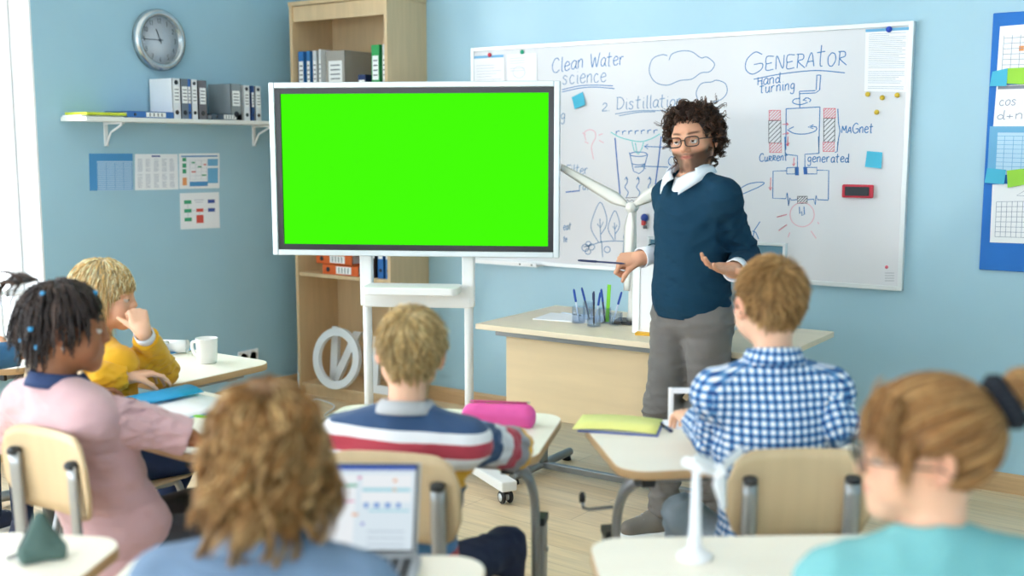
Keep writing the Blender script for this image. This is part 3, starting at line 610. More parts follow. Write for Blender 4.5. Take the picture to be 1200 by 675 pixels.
# ================================================================ left wall: clock, shelf, sheets, socket
ck = empty('wall_clock', (WL, 3.995, 2.131), label='round silver rimmed wall clock with white face above the shelf', cat='clock')
MX = Matrix.Rotation(R(90), 3, 'Y')
MB().lathe([(.128, .012), (.128, .034), (.14, .044), (.158, .04), (.168, .024), (.168, .0), (.128, 0)], (0, 0, 0), 48, MX).build('rim', mat('chrome_rim', 'c3c9cc', .25, .85), ck)
MB().lathe([(0, .004), (.134, .004), (.134, .016), (0, .016)], (0, 0, 0), 48, MX).build('dial', mat('dial', 'd9e0ea', .5), ck)
num = MB()
for h in range(12):
    a = R(90-30*h); ry, rz_ = math.cos(a)*.104, math.sin(a)*.104
    s_ = str(12 if h == 0 else h); strokes = []
    dg = {'0': [circ(.2, .5, .18, 10, ry=.45)], '1': [[(.1, .75), (.22, .95), (.22, 0)]], '2': G['2'], '3': [[(.05, .85), (.25, .95), (.36, .75), (.18, .52), (.38, .25), (.22, 0), (.04, .12)]], '4': [[(.3, 0), (.3, .95), (.02, .3), (.42, .3)]], '5': [[(.38, .95), (.1, .95), (.08, .55), (.3, .55), (.36, .2), (.2, 0), (.04, .1)]], '6': [[(.34, .92), (.1, .6), (.05, .2), (.2, 0), (.36, .2), (.3, .45), (.08, .35)]], '7': [[(.04, .95), (.4, .95), (.16, 0)]], '8': [circ(.2, .72, .15, 8, ry=.22), circ(.2, .25, .18, 8, ry=.25)], '9': [[(.36, .65), (.2, .5), (.05, .7), (.2, .95), (.36, .8), (.32, .3), (.12, 0)]]}
    for i, c in enumerate(s_):
        for st in dg[c]: strokes.append([((x+.45*i-.22*len(s_))*.03, (y-.5)*.028) for x, y in st])
    ribbons(num, strokes, lambda x, y: (.0165, ry+x, rz_+y), .004, (1, 0, 0))
for k in range(60):
    a = R(6*k); ribbons(num, [[(.124*math.cos(a), .124*math.sin(a)), (.13*math.cos(a), .13*math.sin(a))]], lambda x, y: (.0165, x, y), .0018, (1, 0, 0))
num.build('numerals', mat('clock_ink', '5d6a78', .6), ck)
hd = mat('clock_hand', '4a5563', .5)
def hand_(a, L, wd, nm): 
    mb = MB(); ribbons(mb, [[(-.02*math.cos(a), -.02*math.sin(a)), (L*math.cos(a), L*math.sin(a))]], lambda x, y: (.02, x, y), wd, (1, 0, 0), .001); mb.build(nm, hd, ck)
hand_(R(113), .062, .006, 'hour_hand'); hand_(R(181), .105, .004, 'minute_hand'); MB().lathe([(0, .016), (.007, .016), (.007, .024), (0, .024)], (0, 0, 0), 12, MX).build('hub', hd, ck)
MB().lathe([(0, .036), (.132, .036), (.132, .038), (0, .038)], (0, 0, 0), 48, MX).build('cover_glass', mat_glass('clock_glass', 'ffffff', .1), ck)

# shelf: pixel 78..330 along the wall
SHZ = 1.70; sh = empty('wall_shelf', (WL, 4.15, SHZ), label='long white shelf on two brackets under the clock', cat='shelf')
MB().box((.11, 0, -.011), (.215, 1.56, .022)).build('shelf_board', mat('shelf_white', 'e9ebe6', .5), sh, .003)
for y in (-.52, .52):
    mb = MB(); mb.box((.008, y, -.085), (.012, .022, .125)); mb.box((.08, y, -.028), (.15, .022, .01))
    mb.tube([(.012, y, -.14), (.05, y, -.075), (.145, y, -.036)], .006, 8); mb.build('bracket', m_white, sh, .002)
m_hole = mat('binder_hole', '2b2f36', .6); m_lab = mat('binder_label', 'f3f4f2', .7); m_txt = mat('binder_text', '4b5058', .7)
def binder(loc_, rz, wid, dep, hgt, col, label, group, lying=False, white=False, spine=True, tilt=0, roll=0, name='ring_binder'):
    """lever arch file: spine faces local -y; body depth along +y"""
    b = empty(name, loc_, rz, label, 'binder', group)
    m = mat('binder_'+col, col, .55, bump=.15, bscale=300)
    Mr = Matrix.Identity(3)
    if lying: Mr = Matrix.Rotation(R(90), 3, 'Y')
    def q(x, y, z): return tuple(Mr @ Vector((x, y, z)))
    off = Vector((0, 0, 0)) if not lying else Vector((-hgt/2, 0, wid/2))
    def pr(mb, c, s):
        c2 = Mr @ Vector(c); s2 = (s[2], s[1], s[0]) if lying else s; mb.box(tuple(c2+off), s2); return mb
    mb = MB(); pr(mb, (-wid/2+.002, dep/2, hgt/2), (.004, dep, hgt)); pr(mb, (wid/2-.002, dep/2, hgt/2), (.004, dep, hgt)); pr(mb, (0, .003, hgt/2), (wid, .006, hgt)); mb.build('cover', m, b, .0015)
    mb = MB(); pr(mb, (0, dep/2+.004, hgt/2), (wid-.016, dep-.03, hgt-.02)); mb.build('pages', m_paper, b)
    if spine:
        mb = MB(); pr(mb, (0, -.0008, hgt*.6), (wid*.72, .001, hgt*.42)); mb.build('spine_label', m_lab, b)
        mb = MB()
        for k in range(4): pr(mb, (0, -.0016, hgt*(.47+.085*k)), (wid*.5, .0006, hgt*.02))
        mb.build('spine_text', m_txt, b)
        for zz in (.16,) + ((.9,) if white else ()):
            c = Mr @ Vector((0, 0, hgt*zz))+off; MB().lathe([(0, 0), (wid*.24, 0), (wid*.24, .002), (wid*.14, .003), (0, .0015)], tuple(c), 16, Matrix.Rotation(R(90), 3, 'X')).build('finger_ring', m_hole, b)
    if roll: b.rotation_euler = (0, roll, rz)
    return b
# files on the wall shelf: they stand with the spine to the room (+X); local -y must look to +X => rz = 90
def shY(u): return atX(u, 130, WL+.2)[1]
gS = 'files on the wall shelf'
def shelf_binder(u, wid, col, hgt, label, white=False, xo=.208, dep=.19): binder((WL+xo, shY(u), SHZ), R(90), wid, dep, hgt, col, label, gS, white=white)
shelf_binder(206.5, .052, 'e6e9ec', .215, 'white file with black rings, leftmost standing on the wall shelf', True)
shelf_binder(216, .05, '6f7a86', .215, 'grey file between two white files on the wall shelf')
shelf_binder(221.5, .022, '3a6cb4', .215, 'thin blue file beside the second white file on shelf')
shelf_binder(227.5, .04, 'e6e9ec', .215, 'white file with black rings, right of the thin blue one', True)
shelf_binder(237, .058, '6d6a70', .212, 'dark grey plain box file right of the white files', dep=.195)
shelf_binder(288.5, .045, 'e4e8ea', .2, 'white file with black rings left of the thin navy file', True)
shelf_binder(295.5, .022, '2c4f8c', .2, 'thin navy file near the right end of wall shelf')
shelf_binder(302, .042, 'dfe4e8', .2, 'white file at the right end of the wall shelf', True)
shelf_binder(276, .075, '8c979c', .205, 'wide grey box file standing right of the dark lying file', dep=.19)
def lying(u0, u1, col, th, label, dep=.19, z=SHZ, grp=gS):
    y0, y1 = shY(u0), shY(u1); return binder((WL+.208, (y0+y1)/2, z), R(90), th, dep, abs(y1-y0), col, label, grp, lying=True)
lying(148, 203, '3f74b8', .034, 'blue file lying flat on the wall shelf')
lying(247, 282, '4a5a6c', .034, 'dark slate file lying flat between the standing files')
yf = empty('document_folder', (WL+.1, (shY(98)+shY(150))/2, SHZ), R(90), 'yellow green folder with papers lying at the left end of shelf', 'folder')
wy = abs(shY(150)-shY(98)); MB().box((0, 0, .004), (wy, .16, .008)).build('papers', m_paper, yf, .002); MB().box((.01, -.008, .0155), (wy*.94, .18, .015)).build('cover', mat('folder_lime', 'c9d63b', .5), yf, .002)
# sheets on the wall
xl = lambda u, v: atX(u, v, WL+.001); gP = 'sheets taped below the shelf'
m_pb = mat('print_midblue', '4d94cc', .7); m_pr = mat('print_red', 'd8584c', .7); m_pg = mat('print_green', '3fa27a', .7); m_pd = mat('print_navy', '38539c', .7)
grid = lambda a0, a1, b0, b1, na, nb: [[(a0, b), (a1, b)] for b in np.linspace(b0, b1, nb)]+[[(a, b0), (a, b1)] for a in np.linspace(a0, a1, na)]
sheet_on('wall_sheet', [(104, 180), (155, 180), (156, 223), (105, 223.5)], xl, (1, 0, 0), 'blue timetable sheet, leftmost of the three in a row', gP, m=mat('paper_blue2', 'a9c9e4', .8), lines=[(grid(.18, .98, .25, .97, 5, 14), m_pb, .0015)], band=[(0, 0, 1, .2, m_pb), (0, .2, .17, 1, m_pb)])
sheet_on('wall_sheet', [(158, 180.5), (208, 180.5), (209, 222), (158, 223)], xl, (1, 0, 0), 'white sheet of number columns, middle of the row of three', gP, lines=[(sum([textlines(15, a, a+.11, .14, .48, k)+textlines(15, a, a+.11, .56, .93, k+9) for k, a in enumerate((.06, .24, .43, .62, .8))], []), m_line, .0018)], band=[(.38, .04, .58, .08, m_pd)])
cb = [(.05, .06, .95, .1, m_pb), (.7, .16, .96, .36, m_lblue), (.7, .42, .96, .85, m_lblue), (.25, .8, .7, .93, m_pb), (.08, .12, .17, .22, m_pg), (.08, .28, .17, .4, m_pg), (.08, .44, .17, .56, m_pg), (.08, .68, .18, .9, mat('print_orange2', 'eaa06a', .7)), (.3, .24, .38, .28, m_pg), (.45, .36, .55, .4, m_pg), (.3, .5, .4, .54, m_pr), (.6, .3, .66, .34, m_pr), (.55, .6, .66, .64, m_pg)]
sheet_on('wall_sheet', [(209.5, 180), (257, 179.5), (257, 220.5), (210, 221.5)], xl, (1, 0, 0), 'colourful activity sheet, rightmost of the row of three', gP, band=cb, lines=[(grid(.26, .68, .2, .74, 4, 6), m_line, .001)])
fc = [(.1, .2, .28, .3, m_pg), (.1, .44, .28, .54, m_pg), (.1, .68, .28, .78, m_pg), (.7, .2, .88, .3, m_pd), (.7, .44, .88, .54, m_pd), (.4, .44, .58, .53, m_pr), (.4, .62, .58, .84, m_pr)]
sheet_on('wall_sheet', [(210.5, 226.5), (256.5, 225), (257.5, 267), (211.5, 269)], xl, (1, 0, 0), 'flow chart sheet with green, red and blue boxes under the others', gP, band=fc, lines=[([[(.19, .32), (.19, .42)], [(.19, .56), (.19, .66)], [(.3, .49), (.38, .49)], [(.6, .49), (.68, .49)], [(.35, .2), (.6, .2)], [(.38, .26), (.57, .26)], [(.49, .55), (.49, .6)]], m_line, .003)])
sk = empty('wall_socket', tuple(atX(290, 418, WL)), label='white double power socket low on the wall behind the mug', cat='socket')
MB().box((.006, 0, 0), (.012, .16, .085)).build('plate', m_white, sk, .004)
for s_ in (-1, 1): MB().lathe([(0, .012), (.026, .012), (.028, .0145), (.031, .0145), (.031, .012)], (0, s_*.038, 0), 20, MX).build('outlet', mat('outlet', 'dcdedd', .4), sk)
# ================================================================ bookcase in the corner
m_beech = mat('beech_board', 'd9bd94', .5, noise=.07, nscale=3, stretch=(9, 9, 1))
bkB = WB-.002; bx1 = atY(501, 150, bkB)[0]; bkF = atX(455, 150, bx1)[1]; bx0 = atY(342, 150, bkF)[0]
bh = 2.40; dpt = bkB-bkF; bwid = bx1-bx0
bc = empty('bookcase', ((bx0+bx1)/2, (bkF+bkB)/2, 0), label='tall open beech bookcase in the corner behind the big screen', cat='bookcase')
zlow = atY(350, 319, bkF)[2]; zup = atY(372, 59, bkF+.03)[2]-.315; th = .022
for x in (bx0+th/2, bx1-th/2): Loc(bc).box((x, (bkF+bkB)/2, bh/2), (th, dpt, bh)).build('side_panel', m_beech, bc, .001)
Loc(bc).box(((bx0+bx1)/2, bkB-.006, bh/2+.03), (bwid-2*th, .008, bh-.1)).build('back_panel', m_beech, bc)
Loc(bc).box(((bx0+bx1)/2, bkF+.045, .035), (bwid-2*th, .018, .07)).build('plinth', m_beech, bc)
Loc(bc).box(((bx0+bx1)/2, (bkF+bkB)/2-.004, bh-th/2+.012), (bwid+.02, dpt-.012, .024)).build('top_board', m_beech, bc, .001)
Loc(bc).box(((bx0+bx1)/2, bkF+.022, bh-.06), (bwid-2*th, .018, .09)).build('top_rail', m_beech, bc)
shelf_z = [.08, zlow, 1.28, zup]
for z in shelf_z: Loc(bc).box(((bx0+bx1)/2, (bkF+bkB)/2, z-th/2), (bwid-2*th, dpt-.02, th)).build('shelf', m_beech, bc, .001)
def bcb(u, v, wid, col, hgt, label, z, white=False, dy=.03, dep=.27, g='files in the bookcase'): binder((atY(u, v, bkF+dy)[0], bkF+dy, z), 0, wid, dep, hgt, col, label, g, white=white)
bcb(353, 80, .048, '2f74b8', .315, 'blue file, leftmost on the upper bookcase shelf', zup)
bcb(361.5, 80, .03, '3f82c0', .315, 'slimmer blue file beside the leftmost one in bookcase', zup)
bcb(369, 80, .034, 'cfd4d6', .315, 'light grey file right of the blue pair in bookcase', zup)
bcb(375, 80, .02, 'e4e6e6', .32, 'thin white file between grey files in bookcase', zup)
bcb(393, 80, .15, 'a9a49a', .31, 'wide taupe box file on the upper bookcase shelf', zup, dy=.06)
bcb(440, 80, .062, '35a35a', .325, 'bright green file on the upper bookcase shelf', zup)
bcb(450.3, 80, .028, 'c9ced0', .325, 'silver grey file right of the green one', zup)
bcb(424, 90, .06, '2a3a66', .16, 'short navy box file left of the green file', zup)
for (u0, u1, v, lb) in ((378, 423, 0, 'lower orange file lying on the lower bookcase shelf'), (371, 421, 1, 'upper orange file lying on top of another in bookcase')):
    x0, x1 = atY(u0, 320, bkF+.02)[0], atY(u1, 320, bkF+.02)[0]; L_ = .29
    binder((x0+L_/2, bkF+.02, zlow+v*.064), 0, .062, .26, L_, 'e0672e', lb, 'orange files in the bookcase', lying=True)
for u, c, lb in ((446, '2f6fb8', 'blue file left of its twin on the lower bookcase shelf'), (455, '3a7cc4', 'blue file right of its twin on the lower bookcase shelf')): bcb(u, 318, .045, c, .3, lb, zlow, g='blue files on the lower shelf')
bcb(438, 318, .02, '3b2f33', .3, 'thin dark file left of the lower blue files', zlow)
# large white decorative letters leaning in the bottom compartment
m_let = mat('letter_white', 'e9edf0', .5)
lz = shelf_z[0]; ry0 = bkF-.03; cpt = atY(389, 420, ry0); rr = .188
lt = empty('letter_ring', (cpt[0], ry0, lz+.0), label='large white letter O leaning at the foot of the bookcase', cat='letter'); lt.rotation_euler = (R(-9), 0, 0)
mb = MB(); n_ = 40; 
for k in range(n_):
    a, b = 2*math.pi*k/n_, 2*math.pi*(k+1)/n_; vs = []
    for an in (a, b):
        for r_ in (rr, rr-.048):
            for y in (0, .03): vs.append((r_*math.cos(an), y, rr+r_*math.sin(an)))
    mb.add(vs, [(0, 1, 3, 2), (4, 6, 7, 5), (0, 4, 5, 1), (2, 3, 7, 6), (0, 2, 6, 4), (1, 5, 7, 3)][2:], False)
lo = mb.build('ring', m_let, lt)
def letter(name, u, v, polys, label, yo, tilt=-6):
    p = atY(u, v, bkF+yo); o = empty(name, (p[0], bkF+yo, lz), label=label, cat='letter'); o.rotation_euler = (R(tilt), 0, 0); mb = MB()
    for pl in polys: mb.prism(pl, 0, .028, lambda x, y, z: (x, z, y))
    mb.build('letter_body', m_let, o, .001); return o
letter('letter_v', 390, 445, [[(-.03, 0), (.03, 0), (.018, .36), (-.035, .36)], [(-.03, 0), (.03, 0), (.205, .345), (.145, .345)]], 'large white letter V behind the ring in bookcase', .075)
letter('letter_e', 434, 445, [[(0, 0), (.05, 0), (.05, .34), (0, .34)], [(.05, 0), (.16, 0), (.16, .05), (.05, .05)]], 'large white letter L at the right of the bottom compartment', .03)

# ================================================================ big display on a wheeled stand
m_frame = mat('display_frame', 'cdd6da', .35, .3); m_stand = mat('stand_white', 'eef0f0', .4); m_bez = mat('bezel_black', '14161c', .3)
tc_ = atD(485.5, 199, 4.95); trz = R(27.5)
tv = empty('display_stand', (tc_[0], tc_[1], 0), trz, 'big screen showing plain green on a white wheeled stand', 'screen'); zc = tc_[2]
Wd, Hd = 1.315, .780
fr = MB()
for s in (-1, 1): fr.box((s*(Wd/2-.013), 0, zc), (.026, .06, Hd)); fr.box((0, 0, zc+s*(Hd/2-.013)), (Wd-.052, .06, .026))
fr.build('screen_frame', m_frame, tv, .004)
MB().box((0, .012, zc), (Wd-.05, .03, Hd-.05)).build('screen_back', mat('display_back', '3b3f45', .5), tv)
bz = MB(); iw, ih = Wd-.052, Hd-.052
for s in (-1, 1): bz.box((s*(iw/2-.0125), -.012, zc), (.025, .02, ih)); bz.box((0, -.012, zc+s*(ih/2-.0125)), (iw-.05, .02, .025))
bz.build('bezel', m_bez, tv)
m_green = mat('screen_green', '020302', .4, emit='45ff08', estr=GREEN, spec=0)
MB().box((0, -.006, zc), (iw-.05, .01, ih-.05)).build('screen_glow', m_green, tv)
for s in (-1, 1):
    MB().box((s*.238, .045, .99), (.056, .045, .34)).build('upper_post', m_stand, tv, .006)
    MB().tube([(s*.238, .045, .06), (s*.238, .045, .84)], .021, 14).build('post', m_stand, tv)
    MB().box((s*.19, .05, 1.43), (.06, .05, .55)).build('mount_rail', m_stand, tv, .003)
MB().box((0, .045, .868), (.50, .05, .105)).build('cross_panel', m_stand, tv, .006)
MB().prism(rrect(.43, .17, .03), .895, .93, lambda x, y, z: (x, y-.07, z)).build('tray', m_stand, tv, .005)
for s, a in ((1, 33), (-1, -33)):                        # splayed feet, each with two casters
    a_ = R(a); d = np.array([math.sin(a_), -math.cos(a_)]); c0 = np.array([s*.238, .045]); 
    L1, L2 = .42, .26; mid = c0+d*(L1-L2)/2
    ft = MB().box((mid[0], mid[1], .085), (.075, L1+L2, .045), rotz(a_)).build('foot', m_stand, tv, .006)
    for L_ in (L1-.04, -(L2-.04)):
        p = c0+d*L_; cs = MB(); cs.box((p[0], p[1], .055), (.03, .03, .02)); cs.build('caster_fork', m_bez, ft)
        for off in (-.018, .018):
            q_ = (p[0]+math.cos(a_)*off, p[1]+math.sin(a_)*off, .03)
            MB().lathe([(0, -.009), (.024, -.009), (.03, -.004), (.03, .004), (.024, .009), (0, .009)], q_, 20, Matrix.Rotation(a_, 3, 'Z') @ Matrix.Rotation(R(90), 3, 'Y')).build('caster_wheel', mat('rubber', '2b2d30', .7), ft)
            MB().lathe([(0, -.0105), (.018, -.0105), (.018, .0105), (0, .0105)], q_, 16, Matrix.Rotation(a_, 3, 'Z') @ Matrix.Rotation(R(90), 3, 'Y')).build('caster_hub', m_frame, ft)
    MB().box((c0[0], c0[1], .11), (.1, .1, .03)).build('post_foot', m_stand, tv, .006)
MB().box((0, .045, .10), (.46, .05, .04)).build('base_bar', m_stand, tv, .004)

# ================================================================ teacher's desk
m_lam = mat('maple_laminate', 'e6d8bd', .42, noise=.035, nscale=2, stretch=(1.5, 12, 12)); m_panel2 = mat('maple_panel', 'e3cda6', .45, noise=.06, nscale=2, stretch=(1, 8, 8)); m_metal = mat('grey_metal', '8f9598', .38, .75); m_dark = mat('dark_plastic', '2e3033', .5)
DX0, DX1, DY0, DY1, DZ = -2.83, -1.42, 3.93, 4.62, .76
td = empty('teacher_desk', ((DX0+DX1)/2, (DY0+DY1)/2, 0), label='wide maple teacher desk with a front panel behind the standing man', cat='desk')
Loc(td).box(((DX0+DX1)/2, (DY0+DY1)/2, DZ-.0125), (DX1-DX0, DY1-DY0, .025)).build('desk_top', m_lam, td, .003)
Loc(td).box(((DX0+DX1)/2+.01, DY0+.095, .53), (DX1-DX0-.2, .018, .37)).build('front_panel', m_panel2, td, .001)
rl = Loc(td); rl.box(((DX0+DX1)/2, DY0+.06, DZ-.04), (DX1-DX0-.16, .035, .024)); rl.box(((DX0+DX1)/2, DY1-.1, DZ-.04), (DX1-DX0-.16, .03, .024)); rl.build('frame_rail', m_metal, td, .002)
for x in (DX0+.09, DX1-.09):
    Loc(td).lathe([(0, 0), (.014, 0), (.014, .02), (0, .02)], (x-.012, DY0+.06, DZ-.04), 12, Matrix.Rotation(R(90), 3, 'Y')).build('rail_cap', m_dark, td)
    lg = Loc(td).box((x+.03, (DY0+DY1)/2+.03, .38), (.03, .07, .70)).build('leg', m_metal, td, .004)
    ft = Loc(td).tube([(x+.03, DY0+.12, .035), (x+.03, DY1-.05, .035)], .02, 12); ft.build('foot', m_metal, td)
    for y in (DY0+.14, DY1-.08): Loc(td).lathe([(0, 0), (.022, 0), (.018, .02), (0, .02)], (x+.03, y, 0), 12).build('foot_pad', m_dark, td)
Loc(td).box(((DX0+DX1)/2, (DY0+DY1)/2+.03, .035), (DX1-DX0-.2, .03, .03)).build('stretcher', m_metal, td, .003)

# wind turbine models
m_tw = mat('turbine_white', 'eceae2', .45); m_tw2 = mat('turbine_white_foam', 'edf0f6', .55)
def turbine(loc_, rz, H_, Lb, angs, r0, label, m=None, base='black', dish=False, bw=.02):
    m = m or m_tw; t = empty('wind_turbine_model', loc_, rz, label, 'wind turbine model', 'model wind turbines')
    if base == 'black':
        MB().prism(rrect(.16, .13, .01), 0, .014).build('base', m_dark, t, .003); MB().box((.04, 0, .02), (.05, .09, .012)).build('circuit_block', m_metal, t, .002)
    else: MB().lathe([(0, 0), (.034, 0), (.036, .006), (.03, .011), (r0*1.5, .018), (r0*1.2, .03), (0, .03)], (0, 0, 0), 24).build('base', m, t)
    z0 = .012
    MB().lathe([(r0*1.3, z0), (r0*1.15, z0+.02), (r0, z0+.05), (r0*.62, H_), (0, H_)], (0, 0, 0), 16).build('tower', m, t)
    MB().tube([(0, .03, H_), (0, .01, H_), (0, -.045, H_)], [r0*.85, r0*1.15, r0*1.0], 12).build('nacelle', m, t)
    hb = MB().lathe([(0, -.012), (r0*1.1, -.01), (r0*1.2, .004), (r0*.8, .016), (0, .022)], (0, -.05, H_), 16, Matrix.Rotation(R(90), 3, 'X')).build('hub', m, t)
    for a in angs:
        a = R(a); e1 = np.array([math.cos(a), 0, math.sin(a)]); e2 = np.array([-math.sin(a), 0, math.cos(a)]); vs = []
        N = 10
        for k in range(N+1):
            s_ = k/N; wd = bw*(.35+.95*min(s_*5, 1)*(1-.75*s_)); tw = R(22*(1-s_)); c_ = np.array([0, -.052, H_])+e1*(r0*.6+Lb*s_)
            cx = e2*math.cos(tw)+np.array([0, -1, 0])*math.sin(tw); nx = np.cross(e1, cx)
            for (o1, o2) in ((-.5, 0), (-.2, .12), (.15, .10), (.5, 0), (.1, -.07), (-.25, -.08)): vs.append(c_+cx*wd*o1*1.5+nx*wd*o2)
        fs = [(k*6+j, k*6+(j+1) % 6, k*6+6+(j+1) % 6, k*6+6+j) for k in range(N) for j in range(6)]+[tuple(range(6))[::-1], tuple(N*6+j for j in range(6))]
        MB().add(vs, fs, True).build('blade', m, t)
    return t
tb = atZ(743, 379, DZ+.005); turbine((tb[0]-.025, tb[1]+.03, DZ), R(12), .525, .36, (152, 33, 268), .02, 'tall white wind turbine model on a black base on the teacher desk', bw=.034)
# monitor and white computer case behind the teacher
mp0, mp1 = atY(760, 281, 4.42), atY(922, 281, 4.42); mw = mp1[0]-mp0[0]; mt = mp0[2]*.5+mp1[2]*.5
mo = empty('computer_monitor', ((mp0[0]+mp1[0])/2, 4.42, DZ), label='computer monitor with grey blue screen behind the teacher', cat='monitor')
mh = mt-DZ-.06; mf = MB()
for s in (-1, 1): mf.box((s*(mw/2-.006), 0, .06+mh/2), (.012, .03, mh)); mf.box((0, 0, .06+mh/2+s*(mh/2-.006)), (mw-.024, .03, .012))
mf.build('bezel', m_alu, mo, .002); MB().box((0, .004, .06+mh/2), (mw-.02, .014, mh-.02)).build('screen', mat('screen_off', '6e97ac', .25), mo)
MB().box((0, .03, .12), (.05, .02, .24)).build('stand', m_alu, mo, .004); MB().prism(rrect(.22, .16, .02), 0, .012).build('stand_base', m_alu, mo, .002)
pc0, pc1 = atZ(762, 384, DZ), atZ(777, 386, DZ)
pc = empty('computer_case', (pc0[0]+.05, 4.2, DZ), label='white computer case beside the turbine on the teacher desk', cat='computer')
pch = atY(766, 300, 4.2)[2]-DZ; MB().box((0, 0, pch/2), (.11, .2, pch)).build('case', mat('case_white', 'eef1f4', .4), pc, .004); MB().box((-.02, -.102, pch*.5), (.004, .004, pch*.9)).build('front_seam', m_alu, pc)
# pen cups
m_cup = mat_glass('clear_acrylic', 'eef4fb', .5)
m_pb_ = {k: mat('pen_'+k, c, .35) for k, c in dict(blue='1f4fae', navy='22305e', green='7fd62e', clear='cfdcec', black='25282e').items()}
def pen(loc_, ax, L_, col, label, cap='blue', grp=None, name='pen', r=.0042, sharp=False):
    p = empty(name, tuple(loc_), label=label, cat='ruler' if name == 'ruler' else 'pen', group=grp); q = Vector(ax).normalized().to_track_quat('Z', 'Y'); p.rotation_mode = 'QUATERNION'; p.rotation_quaternion = q
    MB().lathe([(0, 0), (.001, 0), (r*.9, .012), (r, .02), (r, L_*.62), (0, L_*.62)], n=10).build('barrel', m_pb_[col], p)
    MB().lathe([(r*1.05, L_*.6), (r*1.25, L_*.62), (r*1.2, L_*.93), (r*.8, L_), (0, L_)], n=10).build('cap', m_pb_[cap], p).data
    MB().box((r*1.45, 0, L_*.85), (.0015, .003, L_*.22)).build('clip', m_pb_[cap], p); return p
cups = [((672, 380), .03, .075, 'short clear cup nearest the left end of teacher desk'), ((684, 377), .026, .085, 'clear cup standing behind the front row on teacher desk'), ((690, 384), .03, .08, 'clear cup with two blue capped pens on teacher desk'), ((703, 380), .028, .07, 'clear cup holding the green ruler on teacher desk'), ((716, 382), .03, .055, 'low clear cup at the right of the pen cups')]
CP = []
for (u, v), r_, h_, lb in cups:
    p = atZ(u, v, DZ); p[1] += .045; p[1] = max(p[1], DY0+.04); CP.append((p, h_, r_))
    c = empty('pen_cup', (p[0], p[1], DZ), label=lb, cat='cup', group='clear cups on the teacher desk')
    MB().lathe([(0, 0), (r_, 0), (r_, h_), (r_-.003, h_), (r_-.003, .004), (0, .004)], n=24).build('cup_wall', m_cup, c)
for ci, (du, dv), ax, col, cap, lb in ((0, (0, 0), (-.22, .03, 1), 'clear', 'blue', 'blue capped pen leaning left in the leftmost cup'), (1, (0, 0), (-.32, .02, 1), 'navy', 'blue', 'dark pen leaning left in the second cup'), (2, (0, 0), (-.03, .03, 1), 'black', 'navy', 'dark pen standing upright among the pen cups'), (2, (.01, 0), (.16, 0, 1), 'clear', 'blue', 'blue capped pen leaning right beside the upright dark pen'), (3, (.0, 0), (-.2, .1, 1), 'navy', 'blue', 'navy pen leaning left in the ruler cup'), (4, (-.01, 0), (.3, 0, 1), 'clear', 'blue', 'blue capped pen leaning right in the rightmost cup')):
    p, h_, r_ = CP[ci]; a = Vector(ax); pen((p[0]-a.x*.02+du, p[1]-a.y*.05, DZ+.006), ax, .15, col, lb, cap, 'pens in the cups on the teacher desk')
p = CP[3][0]; ru = empty('ruler', (p[0]+.012, p[1], DZ+.006), label='bright green ruler standing in a clear cup', cat='ruler'); ru.rotation_euler = (0, R(3), 0); MB().box((0, 0, .085), (.018, .003, .17)).build('blade', m_pb_['green'], ru, .0005)
mb = MB(); [mb.box((-.006, -.0018, .008+.006*k), (.005, .0004, .0006)) for k in range(26)]; mb.build('scale_marks', m_dark, ru)
op = atZ(655, 368, DZ); pp = pen((op[0], op[1]+.02, DZ+.0045), (1, -.3, .0), .14, 'clear', 'dark and orange pen lying at the left of the pen cups', 'black', None)
pa = atZ(640, 373, DZ); ps = empty('paper_stack', (pa[0]+.1, pa[1]+.06, DZ), R(8), 'loose white sheets on the left of the teacher desk', 'paper'); MB().box((0, 0, .002), (.297, .21, .004)).build('sheets', m_paper, ps); MB().box((.02, .01, .0045), (.297, .21, .001), rotz(.12)).build('top_sheet', m_paper, ps)
sn = atZ(753, 393, DZ); st_ = empty('sticky_pad', (sn[0], sn[1]+.03, DZ), R(12), 'orange yellow sticky pad at the edge of teacher desk', 'sticky note'); MB().box((0, 0, .005), (.075, .075, .01)).build('pad', mat('sticky_orange', 'eab43a', .7), st_, .001); MB().box((0, .0, .0105), (.074, .074, .0008), rotz(.03)).build('top_note', mat('sticky_orange', 'eab43a', .7), st_)

